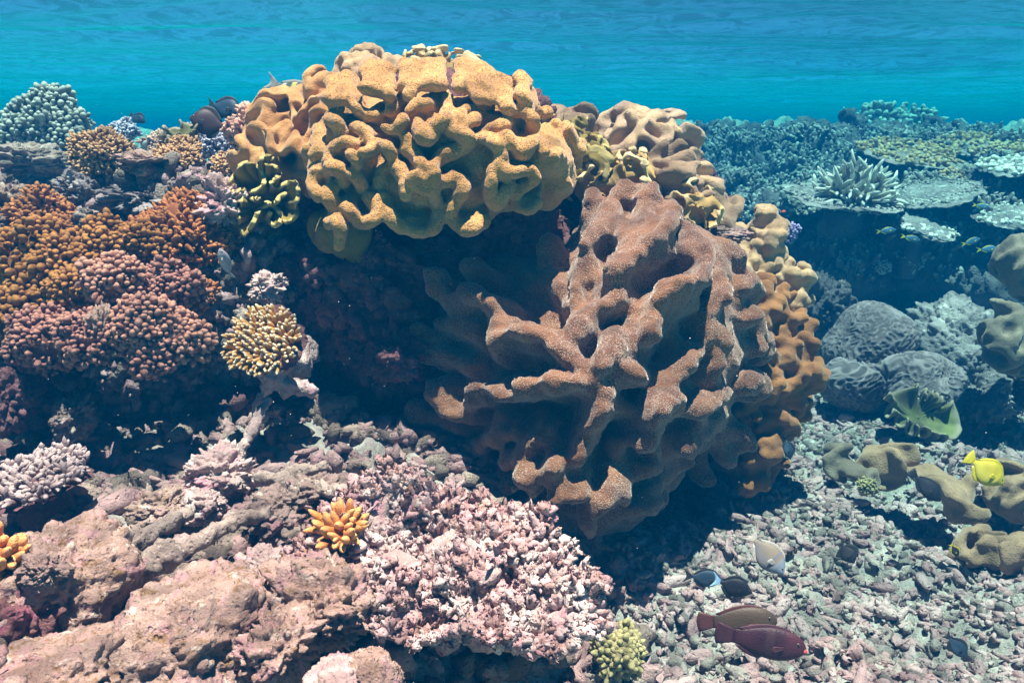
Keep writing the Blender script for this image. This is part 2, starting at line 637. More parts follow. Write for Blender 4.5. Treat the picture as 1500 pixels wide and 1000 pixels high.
def knobby(name, es, mat, n, r0, r1, ln, vox=0.007, seed=1, core=0.02):
    """Leather coral of rounded knobs and short lobes standing off a core, some joined into ridges."""
    es = [ell(*e) for e in es]
    fd = ell_field(es, vox, ln + r1 + 0.03, 0.04)
    g = np.random.default_rng(seed)
    ws = np.array([r[0] * r[2] for c, r in es])
    for k in range(n):
        c, r = es[g.choice(len(es), p=ws / ws.sum())]
        dv = unit(g.normal(size=3) + np.array([0, -0.5, 0.15]))
        p = c + dv * r
        nrm = unit(unit(dv / r) + np.array([0, 0, 0.25]) + 0.25 * g.normal(size=3))
        rr = g.uniform(r0, r1)
        L_ = ln * g.uniform(0.3, 1.0)
        fd.cone(p - nrm * 0.03, p + nrm * L_, rr * 1.15, rr * 0.92, 0.014)
        if g.random() < 0.45:                       # a neighbour fused to it makes a short fold
            t = unit(np.cross(nrm, g.normal(size=3)))
            q = p + t * rr * 1.7
            fd.cone(p + nrm * L_, q + nrm * L_ * g.uniform(0.7, 1.0), rr * 0.9, rr * 0.9, 0.014)
            fd.cone(q - nrm * 0.03, q + nrm * L_ * 0.8, rr * 1.1, rr * 0.9, 0.014)
    V, Q = fd.mesh()
    V = V + vnormals(V, Q) * (0.0018 * Waves(seed + 9, 0.05, 10)(V) + 0.0008 * Waves(seed + 10, 0.02, 10)(V))[:, None]
    return mk(name, V, Q, mat)


def rock(name, px, py, d, rx, ry, rz, mat, seed, sub=6, amp=0.22, knob=0.12, fine=0.03, parent=None):
    c, r = ell(px, py, d, rx, ry, rz)
    return rock_at(name, c, r, mat, seed, sub, amp, knob, fine, parent)


def rock_at(name, c, r, mat, seed, sub=6, amp=0.22, knob=0.12, fine=0.03, parent=None):
    V0, F0 = ico(sub)
    s = 1 + amp * fbm(V0 + seed, seed, 1.6, 3) * 0.7 + knob * fbm(V0, seed + 3, 0.5, 3, 0.55, 'b')
    s += fine * fbm(V0, seed + 5, 0.14, 3, 0.6, 'r')
    pit = Waves(seed + 8, 0.22, 12)(V0)
    s -= np.maximum(pit - 1.1, 0) * fine * 2
    V = c + V0 * s[:, None] * r
    return mk(name, V, F0, mat, parent)


def reef_mass(name, es, mat, vox=0.015, seed=1, amp=0.05, k=0.06):
    fd = ell_field([ell(*e) for e in es], vox, amp * 2 + 0.03, k)
    X, Y, Z = fd.grids()
    fd.f -= amp * (0.8 * Waves(seed, 0.45, 10, 0.5)(X, Y, Z) + 0.6 * (0.8 - np.abs(Waves(seed + 1, 0.22, 10, 0.5)(X, Y, Z))))
    V, Q = fd.mesh()
    N = vnormals(V, Q)
    V = V + N * (amp * 0.35 * fbm(V, seed + 2, 0.11, 3, 0.6, 'b') + amp * 0.12 * fbm(V, seed + 3, 0.03, 2))[:, None]
    return mk(name, V, Q, mat)


def finger_coral(name, c, R, axis, n, L, r0, r1, mat, seed, cosmin=0.0, flat=1.0, up=0.4, sides=7, parent=None, fork=0, base=True, bend=0.2):
    """Branching colony: fingers over a dome; optional side branchlets; a base lump."""
    g = np.random.default_rng(seed)
    axis = unit(np.array(axis, float))
    Dn = fib(n, axis, cosmin, seed)
    sq = Dn - axis * (Dn @ axis)[:, None] * (1 - flat)
    lum = 1 + 0.12 * Waves(seed, 0.9, 8)(Dn)
    D = unit(Dn + up * axis + 0.15 * g.normal(size=Dn.shape))
    Ls = L * (0.75 + 0.5 * g.random(n))
    tipP = c + sq * R * lum[:, None]
    B = tipP - D * Ls[:, None]
    V, Q, tp, idn = fingers(B, D, Ls, r0, r1, sides, bend, seed)
    rv = g.random(n)[idn]
    Vs, Qs, Ts, Rs = [V], [Q], [tp], [rv]
    off = len(V)
    for kf in range(fork):
        D2 = unit(D + 0.9 * unit(g.normal(size=D.shape)) + 0.1 * axis)
        t = 0.35 + 0.4 * g.random(n)
        B2 = B + D * (Ls * t)[:, None]
        V2, Q2, t2, id2 = fingers(B2, D2, Ls * (0.35 + 0.25 * g.random(n)), r0 * 0.85, r1 * 0.85, max(5, sides - 1), bend, seed + kf + 1)
        Vs.append(V2)
        Qs.append(Q2 + off)
        Ts.append(0.3 + 0.7 * t2)
        Rs.append(rv[id2 % n])
        off += len(V2)
    if base:
        V0, F0 = ico(4)
        Rb = max(R - L * 0.75, R * 0.35)
        Vb = V0 - axis * (V0 @ axis)[:, None] * (1 - flat)
        Vb = c + Vb * Rb * (1 + 0.1 * Waves(seed + 2, 0.8, 8)(V0))[:, None]
        Qs.append(F0 + off)
        Vs.append(Vb)
        Ts.append(np.zeros(len(Vb)))
        Rs.append(np.ones(len(Vb)))
    fl = [q for q in Qs if q.shape[1] == 4]
    ft = [q for q in Qs if q.shape[1] == 3]
    return mk(name, np.concatenate(Vs), [np.concatenate(fl)] + ft, mat, parent, {"tip": np.concatenate(Ts), "rnd": np.concatenate(Rs)})


def knob_coral(name, lobes, rk, mat, seed, axis=(0, -0.75, 0.7), dens=1.0, long=1.5):
    """Cauliflower colony: several domes, all studded with rounded knobs."""
    g = np.random.default_rng(seed)
    C, D = [], []
    axis = unit(np.array(axis))
    cores = []
    for i, (c, R) in enumerate(lobes):
        n = int(dens * 2.6 * (R / rk) ** 2 * 0.55)
        dn = fib(n, axis, -0.45, seed + i, 0.35)
        lum = 1 + 0.13 * Waves(seed + i, 1.1, 8)(dn) + 0.06 * Waves(seed + i + 50, 0.5, 8)(dn)
        P = c + dn * (R * lum)[:, None]
        for j, (c2, R2) in enumerate(lobes):
            if j != i:
                keep = np.linalg.norm(P - c2, axis=1) > R2 * 0.88
                P, dn = P[keep], dn[keep]
        C.append(P)
        D.append(unit(dn + 0.25 * g.normal(size=dn.shape) + 0.15 * axis))
        cores.append((c, R))
    C = np.concatenate(C)
    D = np.concatenate(D)
    n = len(C)
    rr = rk * (0.65 + 0.65 * g.random(n) ** 1.3)
    V, Fa, idn = blobs(C, D, rr, rr * (0.8 + 0.3 * g.random(n)), rr * long, 2, seed, 0.1)
    al = ((V - C[idn]) * D[idn]).sum(1) / (rr[idn] * long)
    tip = np.clip(0.5 + 0.5 * al, 0, 1)
    Vs, Fs, Ts, Rs = [V], [Fa], [tip], [g.random(n)[idn]]
    off = len(V)
    V0, F0 = ico(3)
    for c, R in cores:
        Vs.append(c + V0 * R * 0.86)
        Fs.append(F0 + off)
        Ts.append(np.zeros(len(V0)))
        Rs.append(np.ones(len(V0)))
        off += len(V0)
    return mk(name, np.concatenate(Vs), np.concatenate(Fs), mat, None, {"tip": np.concatenate(Ts), "rnd": np.concatenate(Rs)})


def frill(name, c, R, axis, mat, seed, lobes=7, amp=0.5, cup=0.5, th=0.0055, nu=40, nv=260):
    """Thin leather coral: a cup whose margin is thrown into ruffles, with a paler rim."""
    g = np.random.default_rng(seed)
    U, W, D = [x[0] for x in frames(np.array([axis], float))]
    u = np.linspace(0.0, 1, nu)[:, None]
    v = np.linspace(0, 2 * np.pi, nv, endpoint=False)[None]
    ph = g.random(6) * 6.28
    wig = v + 0.35 * np.sin(2 * v + ph[0]) + 0.2 * np.sin(3 * v + ph[1])
    ruf = np.sin(lobes * wig + ph[2]) + 0.45 * np.sin((2 * lobes - 1) * wig + ph[3]) + 0.3 * np.sin((lobes // 2 + 1) * v + ph[4])
    rr = 1 + 0.22 * np.sin(2 * v + ph[5]) + 0.16 * np.sin(lobes * wig + ph[2] + 1.5) * u ** 2
    rad = R * (0.02 + 0.98 * u ** 0.9) * rr
    hgt = R * (cup * u ** 1.5 + amp * ruf * u ** 2.2 * 0.5)
    ang = v + 0.10 * np.cos((2 * lobes - 1) * wig + ph[3]) * u ** 2 + 0.24 * np.cos(lobes * wig + ph[2]) * u ** 2.5 * (7.0 / lobes)
    top = c + (rad * np.cos(ang))[..., None] * U + (rad * np.sin(ang))[..., None] * W + (hgt)[..., None] * D
    i, j = np.meshgrid(np.arange(nu - 1), np.arange(nv), indexing='ij')
    q = np.stack([i * nv + j, (i + 1) * nv + j, (i + 1) * nv + (j + 1) % nv, i * nv + (j + 1) % nv], -1).reshape(-1, 4)
    Vt = top.reshape(-1, 3)
    N = vnormals(Vt, q)
    tu = np.broadcast_to(u, (nu, nv)).ravel()
    t = th * (0.95 - 0.35 * tu)[:, None]
    Va, Vb = Vt + N * t, Vt - N * t
    # rolled lip joining both faces
    lip = top[-1] + (top[-1] - top[-2]) / (np.linalg.norm(top[-1] - top[-2], axis=1, keepdims=True) + 1e-9) * th * 1.2
    nA = nu * nv
    Vs = np.concatenate([Va, Vb, lip])
    jj = np.arange(nv)
    j2 = (jj + 1) % nv
    ea = (nu - 1) * nv
    l1 = np.stack([ea + jj, 2 * nA + jj, 2 * nA + j2, ea + j2], -1)
    l2 = np.stack([nA + ea + j2, 2 * nA + j2, 2 * nA + jj, nA + ea + jj], -1)
    Q = np.concatenate([q, q[:, ::-1] + nA, l1, l2])
    tip = np.concatenate([tu, tu, np.ones(nv)])
    # stalk
    Vst, Qst, tst, _ = fingers(np.array([c - D * R * 0.9]), np.array([D]), [R * 1.0], [R * 0.35], [R * 0.2], 20, 0.05, seed)
    Vs2 = np.concatenate([Vs, Vst])
    Q = np.concatenate([Q, Qst + len(Vs)])
    tip = np.concatenate([tip, np.zeros(len(Vst))])
    return mk(name, Vs2, Q, mat, None, {"tip": tip, "rnd": np.zeros(len(Vs2))})


M['frill_olive'] = finger_mat("frill_olive", (0.20, 0.15, 0.035), (0.52, 0.41, 0.15), 0.93, 1.0, 0.0, (0.24, 0.17, 0.035))
M['frill_green'] = finger_mat('frill_green', (0.065, 0.058, 0.04), (0.26, 0.22, 0.15), 0.85, 1.0, 0.0, (0.16, 0.17, 0.05))
M['frill_tan'] = finger_mat("frill_tan", (0.38, 0.24, 0.09), (0.70, 0.53, 0.28), 0.6, 1.0, 0.0, (0.34, 0.22, 0.06))

# ------------------------------------------------------------------ water
SURF_Z = 0.52
HAZE_TOP = 0.72


def build_haze():
    m = bpy.data.materials.new("sea_water_volume")
    m.use_nodes = True
    t = m.node_tree
    t.nodes.remove(t.nodes["Principled BSDF"])
    pv = t.nodes.new("ShaderNodeVolumePrincipled")
    pv.inputs["Color"].default_value = (0.0, 0.045, 0.122, 1)
    pv.inputs["Absorption Color"].default_value = (0.0, 0.704, 0.715, 1)
    pv.inputs["Density"].default_value = 0.32
    pv.inputs["Anisotropy"].default_value = 0.0
    t.links.new(pv.outputs[0], t.nodes["Material Output"].inputs["Volume"])
    x0, x1, y0, y1, z0, z1 = -45, 45, -5, 70, -5.2, HAZE_TOP
    V = [(x, y, z) for x in (x0, x1) for y in (y0, y1) for z in (z0, z1)]
    Fa = [(0, 1, 3, 2), (4, 6, 7, 5), (0, 4, 5, 1), (2, 3, 7, 6), (0, 2, 6, 4), (1, 5, 7, 3)]
    o = mk("haze", V, np.array(Fa), m, smooth=False)
    tag(o, kind='stuff')


def build_surface():
    t = NT("water_surface")
    t.t.nodes.remove(t.b)
    tr = t.n("ShaderNodeBsdfTransparent")
    gl = t.n("ShaderNodeBsdfGlossy")
    gl.inputs["Roughness"].default_value = 0.3
    gl.inputs["Color"].default_value = (0.06, 0.80, 0.92, 1)
    # caustic dapple put into the sheet's transmission colour as a noise pattern
    w = t.noise(5.5, 2, 0.5, 1.2)
    caus = t.ramp(t.math('ABSOLUTE', t.math('SUBTRACT', w, 0.5)), 0.0, 0.16, 1.0, 0.62)
    c = t.mix(caus, (0.0, 0.0, 0.0), (0.96, 0.80, 0.86))
    t.l(c, tr.inputs["Color"])
    mx = t.n("ShaderNodeMixShader")
    fr = t.n("ShaderNodeFresnel")
    fr.inputs["IOR"].default_value = 1.333
    t.l(fr.outputs[0], mx.inputs[0])
    t.l(tr.outputs[0], mx.inputs[1])
    t.l(gl.outputs[0], mx.inputs[2])
    t.l(mx.outputs[0], t.out.inputs["Surface"])
    ys = np.concatenate([np.linspace(-4.5, 1.5, 40), np.arange(1.55, 16, 0.045), np.linspace(16.2, 69, 90)])
    xs = np.concatenate([np.linspace(-44, -9, 30), np.arange(-8.9, 9, 0.075), np.linspace(9, 44, 30)])
    X, Y = np.meshgrid(xs, ys)
    Z0 = np.zeros_like(X)
    Z = np.zeros_like(X)
    for i, (wl, a) in enumerate(((3.0, 0.02), (1.3, 0.010), (0.6, 0.0028), (0.28, 0.0004))):
        s = Waves(400 + i, wl, 10, 0.45)
        v = s(X * 0.75, Y * 1.2, Z0)
        Z += a * (1.0 - 1.4 * np.abs(v)) if i < 3 else a * v
    V = np.stack([X, Y, SURF_Z + Z], -1).reshape(-1, 3)
    ny, nx = X.shape
    i, j = np.meshgrid(np.arange(ny - 1), np.arange(nx - 1), indexing='ij')
    q = np.stack([i * nx + j, (i + 1) * nx + j, (i + 1) * nx + j + 1, i * nx + j + 1], -1).reshape(-1, 4)
    o = mk("water_surface", V, q, t.m)
    tag(o, kind='structure')


build_haze()
build_surface()


# ------------------------------------------------------------------ sea bed
def sstep(a, b, x):
    t = np.clip((x - a) / (b - a), 0, 1)
    return t * t * (3 - 2 * t)


def bed_z(x, y):
    left = sstep(0.32, -0.22, x + 0.10 * np.sin(3 * y))
    zl = -0.86 + 0.10 * sstep(-0.1, -0.8, x) + 0.05 * sstep(1.3, 0.9, y)
    zr = -1.16
    z = zr + (zl - zr) * left
    far = sstep(3.9, 7.5, y)
    z = z + far * (-0.16 - z) * sstep(-1, 1.5, x)
    lf = sstep(2.3, 4.5, y) * (1 - sstep(-1, 1.5, x))
    z = z + lf * (-0.30 - z)
    z = z - sstep(9.5, 16, y) * 1.6
    return z


def bed_h(x, y):
    P = np.stack([x, y, np.zeros_like(x)], -1)
    n = 0.05 * fbm(P, 61, 0.9, 3, 0.35) + 0.012 * fbm(P, 62, 0.16, 3, 0.45, 'b') + 0.002 * fbm(P, 63, 0.05, 2)
    far = sstep(4.5, 6.5, y)
    n = n + far * (0.10 * fbm(P, 64, 1.7, 2, 0.4) + 0.06 * fbm(P, 65, 0.5, 3, 0.5, 'b'))
    return bed_z(x, y) + n


def build_bed():
    xs = np.concatenate([np.linspace(-40, -4, 60), np.arange(-3.95, -1.5, 0.05), np.arange(-1.5, 2.4, 0.012), np.arange(2.4, 9, 0.035), np.linspace(9.2, 40, 50)])
    ys = np.concatenate([np.linspace(-4, 0.3, 20), np.arange(0.35, 4.2, 0.012), np.arange(4.2, 11, 0.04), np.linspace(11.2, 66, 70)])
    X, Y = np.meshgrid(xs, ys)
    V = np.stack([X, Y, bed_h(X, Y)], -1).reshape(-1, 3)
    ny, nx = X.shape
    i, j = np.meshgrid(np.arange(ny - 1), np.arange(nx - 1), indexing='ij')
    q = np.stack([i * nx + j, i * nx + j + 1, (i + 1) * nx + j + 1, (i + 1) * nx + j], -1).reshape(-1, 4)
    tag(mk("sea_bed", V, q, M['sand']), kind='structure')


build_bed()


def ground(px, py, n=30):
    """distance along a pixel's ray to the sea bed (camera depth)"""
    d = 0.5
    for _ in range(400):
        p = at(px, py, d)
        if p[2] < bed_z(np.array(p[0]), np.array(p[1])):
            return d
        d += 0.01
    return d


# ------------------------------------------------------------------ reef rock that carries the corals
tag(reef_mass("reef_wall", [
    (60, 480, 2.45, 330, 0.45, 120), (250, 470, 2.5, 200, 0.40, 130), (330, 360, 2.55, 120, 0.35, 90),
    (80, 382, 2.9, 260, 0.5, 75), (330, 335, 2.9, 170, 0.5, 50), (-150, 420, 2.4, 200, 0.6, 200),
    (60, 292, 3.6, 330, 0.6, 50), (300, 290, 3.8, 180, 0.5, 38),
], M['rock'], 0.016, 11, 0.055), kind='structure')
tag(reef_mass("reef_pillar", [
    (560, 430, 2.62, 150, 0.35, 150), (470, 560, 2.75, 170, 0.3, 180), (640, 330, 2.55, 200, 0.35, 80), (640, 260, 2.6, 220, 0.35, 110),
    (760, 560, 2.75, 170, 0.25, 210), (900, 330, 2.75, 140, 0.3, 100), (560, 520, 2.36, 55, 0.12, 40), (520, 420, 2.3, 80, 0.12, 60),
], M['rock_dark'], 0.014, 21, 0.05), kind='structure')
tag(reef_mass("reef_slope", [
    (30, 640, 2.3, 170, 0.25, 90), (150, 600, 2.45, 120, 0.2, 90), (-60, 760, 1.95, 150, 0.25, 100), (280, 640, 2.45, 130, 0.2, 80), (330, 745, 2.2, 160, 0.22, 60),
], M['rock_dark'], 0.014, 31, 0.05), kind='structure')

WALL = [o for o in COL.objects if o.name.startswith(("reef_wall", "sea_bed"))]
bpy.context.view_layer.update()


def snap(px, py, d):
    """depth at which a pixel's ray first meets the left reef (or d if it passes above it)"""
    best = 9.0
    r = Vector(tuple(at(px, py, 1.0)))
    for o in WALL:
        ok, loc, nor, idx = o.ray_cast(Vector((0, 0, 0)) - o.location, r.normalized())
        if ok:
            best = min(best, float(np.array(loc + o.location) @ FWD))
    return best if best < 6.0 else d


# ------------------------------------------------------------------ the great brown leather coral
def brown_coral():
    core = [ell(862, 560, 2.29, 190, 0.33, 168), ell(930, 420, 2.32, 120, 0.29, 115), ell(760, 480, 2.35, 130, 0.27, 115), ell(860, 692, 2.24, 112, 0.24, 72), ell(1000, 500, 2.32, 78, 0.25, 148)]
    vox = 0.0085
    fd = ell_field(core, vox, 0.22, 0.09)
    C0 = at(868, 555, 2.32)

    def front(px, py):
        # nearest core surface along the pixel ray; None when the ray misses
        best = None
        for c, r in core:
            o, dr = np.zeros(3), at(px, py, 1.0)
            oc = (o - c) / r
            dd = dr / r
            a, b, q = dd @ dd, oc @ dd, oc @ oc - 1
            disc = b * b - a * q
            if disc > 0:
                s = (-b - math.sqrt(disc)) / a
                best = s if best is None else min(best, s)
        return best
    ridges = [
        ([(893, 303), (880, 330), (868, 352), (852, 382), (846, 412), (845, 445)], .10, .024),
        ([(897, 305), (908, 325), (920, 350), (925, 380)], .08, .022),
        ([(960, 272), (948, 300), (950, 330), (930, 362), (905, 392), (893, 420)], .10, .030),
        ([(985, 300), (985, 330), (970, 350), (948, 358), (920, 377), (900, 400), (890, 430)], .12, .025),
        ([(1035, 355), (1038, 378), (1028, 408), (1005, 415), (983, 420), (965, 440), (953, 467), (948, 492)], .13, .026),
        ([(1000, 320), (1012, 345), (1008, 375)], .07, .026),
        ([(915, 272), (905, 292)], .03, .028), ([(872, 285), (862, 312)], .03, .026), ([(940, 280), (930, 310)], .05, .026),
        ([(913, 412), (905, 428), (893, 443), (868, 448), (853, 466), (842, 492), (838, 512)], .12, .022),
        ([(913, 414), (925, 440), (932, 468)], .08, .022),
        ([(908, 480), (905, 498), (892, 522), (876, 545), (868, 566)], .15, .018),
        ([(908, 482), (922, 505), (926, 530)], .10, .022),
        ([(943, 550), (925, 541), (905, 545), (888, 556)], .13, .020),
        ([(1022, 512), (1005, 530), (985, 555), (965, 570)], .08, .022),
        ([(998, 588), (985, 584), (970, 600), (957, 618), (950, 648), (938, 650)], .13, .020),
        ([(1003, 600), (975, 612), (962, 628)], .11, .020),
        ([(625, 398), (632, 425), (660, 432), (690, 430), (714, 448), (732, 470), (730, 492), (726, 512)], .11, .022),
        ([(726, 512), (734, 488), (758, 490), (780, 483), (805, 495), (828, 515), (848, 534), (862, 556)], .15, .018),
        ([(590, 487), (600, 508), (625, 518), (655, 523), (690, 532)], .08, .024),
        ([(748, 580), (768, 568), (795, 560), (820, 560), (845, 557), (866, 566), (885, 572)], .15, .019),
        ([(630, 562), (636, 582), (655, 604), (676, 614), (688, 592), (692, 570), (712, 568), (735, 577)], .13, .018),
        ([(597, 600), (618, 606), (650, 616), (690, 630)], .07, .024),
        ([(805, 338), (800, 375), (810, 402), (822, 422)], .07, .024),
        ([(690, 388), (682, 405)], .09, .028),
        ([(645, 470), (680, 480), (705, 492)], .05, .03),
        ([(888, 582), (874, 608), (858, 634), (850, 658), (838, 680), (838, 698)], .14, .020),
        ([(888, 582), (905, 590), (925, 600)], .08, .022),
        ([(1053, 626), (1030, 628), (1012, 634), (1004, 650), (1012, 680)], .08, .024),
        ([(697, 664), (705, 650), (722, 645), (745, 640), (762, 633)], .10, .024),
        ([(695, 690), (700, 672)], .08, .030),
        ([(735, 716), (735, 690), (744, 674), (764, 666), (787, 650), (800, 635)], .13, .022),
        ([(788, 694), (795, 672), (807, 655), (815, 652)], .12, .016),
        ([(742, 712), (756, 716), (770, 700), (777, 694)], .19, .019),
        ([(777, 726), (778, 704), (792, 698), (807, 685), (816, 704), (818, 722)], .19, .020),
        ([(826, 715), (842, 716), (850, 724), (842, 738)], .16, .018),
        ([(862, 784), (863, 762), (870, 742), (884, 731), (900, 716), (914, 722), (918, 736)], .14, .018),
        ([(958, 655), (962, 680), (940, 684), (928, 700)], .09, .024),
        ([(982, 712), (972, 732), (945, 742), (925, 744)], .08, .022),
        ([(1092, 556), (1078, 568), (1052, 586), (1025, 592), (1002, 600)], .07, .024),
        ([(1062, 608), (1040, 614), (1018, 622)], .07, .022),
        ([(1050, 400), (1056, 430), (1046, 465), (1030, 490)], .05, .03),
        ([(1052, 470), (1060, 500), (1050, 530), (1040, 555)], .05, .028),
        ([(985, 480), (1000, 500), (998, 525)], .05, .024), ([(860, 402), (872, 410)], .08, .024), ([(862, 372), (866, 392)], .09, .022),
        ([(920, 690), (905, 670), (898, 645)], .07, .022), ([(780, 520), (800, 545)], .03, .03), ([(880, 300), (868, 330)], .05, .02),
        ([(748, 600), (740, 622), (752, 640)], .06, .03), ([(800, 610), (812, 640)], .05, .03),
    ]
    g = np.random.default_rng(3)
    for pts, prot, w in ridges:
        pts = np.array(pts, float)
        seg = np.linalg.norm(np.diff(pts, axis=0), axis=1)
        cum = np.concatenate([[0], np.cumsum(seg)])
        m = max(3, int(cum[-1] / 5.0))
        ss = np.linspace(0, cum[-1], m)
        xs = np.interp(ss, cum, pts[:, 0])
        ys = np.interp(ss, cum, pts[:, 1])
        for i in range(m):
            px, py = xs[i], ys[i]
            d = front(px, py)
            d = 2.22 if d is None else d
            d = min(d, 2.22)
            e = min(i, m - 1 - i) / max(1, (m - 1) / 2)
            pr = 1.28 * prot * (0.85 + 0.15 * min(1, 2 * e)) * (1 + 0.06 * math.sin(i * 0.5 + px * .05) + 0.015 * g.normal())
            P = at(px, py, d - pr)
            Q = P + (C0 - P) * 0.34
            ww = w * (1 + 0.10 * math.sin(i * 0.5 + py * 0.05))
            fd.cone(P, Q, ww * 0.70, ww * 2.1, 0.016)
    # overlapping lobes on the flank that faces right and away
    for i in range(60):
        dv = unit(np.array([g.uniform(0.2, 1), g.uniform(-0.5, 0.9), g.uniform(-0.7, 0.7)]))
        P = at(960, 530, 2.36) + dv * np.array([0.30, 0.34, 0.42])
        Q = at(940, 530, 2.36) + dv * np.array([0.1, 0.1, 0.15])
        fd.cone(P, Q, g.uniform(0.022, 0.036), 0.05, 0.03)
    X, Y, Z = fd.grids()
    fd.f -= (0.006 * Waves(77, 0.09, 12)(X, Y, Z)).astype(np.float32)
    fd.blur(1)
    V, Q = fd.mesh()
    N = vnormals(V, Q)
    V = V + N * (0.0016 * Waves(78, 0.04, 10)(V) + 0.0006 * Waves(79, 0.014, 12)(V))[:, None]
    # very fine irregularity of the extended polyps
    V = V + N * (0.0008 * g.normal(size=len(V)))[:, None]
    o = mk("leather_coral", V, Q, M['brown'])
    tag(o, "huge reddish brown leather coral with radiating folds and fuzzy polyps, under the golden overhang", "coral")


brown_coral()

# ------------------------------------------------------------------ the yellow leather corals on top
def L(label, *a, **k):
    o = leather("leather_coral", *a, **k)
    return tag(o, label, "coral", "folded leather corals on the big coral head")


def golden_coral():
    """The front mass: its lips are traced as rounded tubes over a core, with folds between them."""
    core = [ell(*e) for e in ((640, 205, 2.17, 146, 0.25, 64), (745, 232, 2.08, 90, 0.18, 54), (535, 235, 2.10, 64, 0.16, 54), (620, 268, 2.03, 56, 0.11, 44), (712, 272, 2.02, 54, 0.10, 40), (805, 265, 2.08, 28, 0.08, 34))]
    vox = 0.006
    fd = ell_field(core, vox, 0.12, 0.05)
    X, Y, Z = fd.grids()
    fd.f = (fd.f - 0.012 * Waves(141, 0.16, 12)(X, Y, Z) - 0.005 * Waves(142, 0.07, 12)(X, Y, Z)).astype(np.float32)

    def front(px, py):
        best = None
        for c, r in core:
            dr = at(px, py, 1.0)
            oc = -c / r
            dd = dr / r
            a_, b_, q_ = dd @ dd, oc @ dd, oc @ oc - 1
            disc = b_ * b_ - a_ * q_
            if disc > 0:
                s_ = (-b_ - math.sqrt(disc)) / a_
                if best is None or s_ < best[0]:
                    best = (s_, c)
        return best
    T = [  # lips traced at three times the photograph's scale, origin (300, 40)
        [(760, 690), (800, 612), (840, 600), (880, 650), (885, 740)],
        [(790, 690), (783, 770), (810, 840), (870, 885), (950, 905), (1015, 890), (1042, 820), (1010, 730), (960, 655), (915, 650), (915, 695), (975, 715)],
        [(940, 420), (950, 480), (990, 490), (1025, 410), (1070, 400), (1085, 450), (1150, 480), (1165, 512), (1130, 540), (1050, 555), (1005, 600), (998, 670), (1050, 692), (1108, 652), (1140, 700), (1110, 755), (1078, 800), (1085, 855), (1160, 893), (1230, 850)],
        [(1190, 490), (1240, 478), (1300, 525), (1310, 590), (1262, 650), (1250, 715), (1275, 790), (1325, 730), (1342, 665), (1300, 640)],
        [(1290, 492), (1330, 480), (1365, 520), (1400, 565), (1435, 500), (1470, 490), (1490, 550)],
        [(1310, 618), (1370, 640), (1430, 620), (1458, 675), (1395, 700), (1350, 735), (1370, 790), (1430, 812), (1465, 770)],
        [(690, 552), (725, 540), (760, 508), (800, 520), (830, 575)], [(880, 535), (925, 560), (955, 615)], [(880, 480), (900, 530)],
        [(530, 655), (560, 610), (600, 620), (620, 675), (562, 700), (540, 740), (575, 800), (635, 790), (662, 850), (735, 865), (772, 800), (705, 740), (685, 680), (650, 640)],
        [(480, 560), (520, 538), (552, 562), (530, 618), (482, 650), (468, 700), (500, 742)],
        [(552, 540), (600, 492), (660, 512)], [(640, 560), (670, 600)],
        [(900, 372), (930, 340), (990, 340), (1010, 290), (1060, 300), (1080, 360), (1040, 400)],
        [(1110, 262), (1150, 250), (1190, 290), (1232, 330), (1190, 370), (1140, 358), (1110, 390), (1150, 432), (1205, 390)],
        [(1260, 442), (1320, 432), (1370, 362), (1420, 370), (1452, 440)], [(1290, 312), (1325, 332), (1350, 385)],
        [(540, 312), (600, 330), (620, 300), (660, 350), (700, 392), (760, 380)], [(700, 272), (745, 260), (800, 282), (840, 332), (810, 370)],
        [(870, 262), (920, 250), (900, 300), (850, 330)], [(640, 420), (700, 450), (720, 500)], [(790, 440), (840, 460), (870, 400)],
        [(560, 400), (610, 440), (590, 470)], [(1210, 260), (1260, 290), (1250, 350)], [(960, 260), (1040, 250)], [(1380, 300), (1420, 330)],
        [(550, 860), (580, 842), (605, 900), (590, 955)],
    ]
    g = np.random.default_rng(6)
    for pts in T:
        pts = np.array(pts, float) / 3.0 + np.array([300, 40])
        cum = np.concatenate([[0], np.cumsum(np.linalg.norm(np.diff(pts, axis=0), axis=1))])
        m = max(3, int(cum[-1] / 4.5))
        ss = np.linspace(0, cum[-1], m)
        # rounded corners: a little smoothing of the traced line
        xs, ys = np.interp(ss, cum, pts[:, 0]), np.interp(ss, cum, pts[:, 1])
        for _ in range(2):
            xs[1:-1] = (xs[:-2] + 2 * xs[1:-1] + xs[2:]) / 4
            ys[1:-1] = (ys[:-2] + 2 * ys[1:-1] + ys[2:]) / 4
        w0 = g.uniform(0.0115, 0.0150)
        pr0 = g.uniform(0.044, 0.060)
        prev = None
        for i in range(m):
            h_ = front(xs[i], ys[i])
            if h_ is None:
                h_ = (1.98, at(xs[i], ys[i] - 60, 2.08))
            ph = i * 0.45 + xs[i] * 0.05
            P = at(xs[i], ys[i], h_[0])
            nrm = unit(P - h_[1])
            P = at(xs[i], ys[i], h_[0] - pr0 * (1 + 0.18 * math.sin(ph)))
            w = w0 * (1 + 0.10 * math.sin(ph * 1.3 + 1))
            fd.cone(P, P - nrm * 0.10 + FWD * 0.02, w * 0.66, w * 0.95, 0.009)
            if prev is not None:
                fd.cone(prev, P, w, w, 0.008)
            prev = P
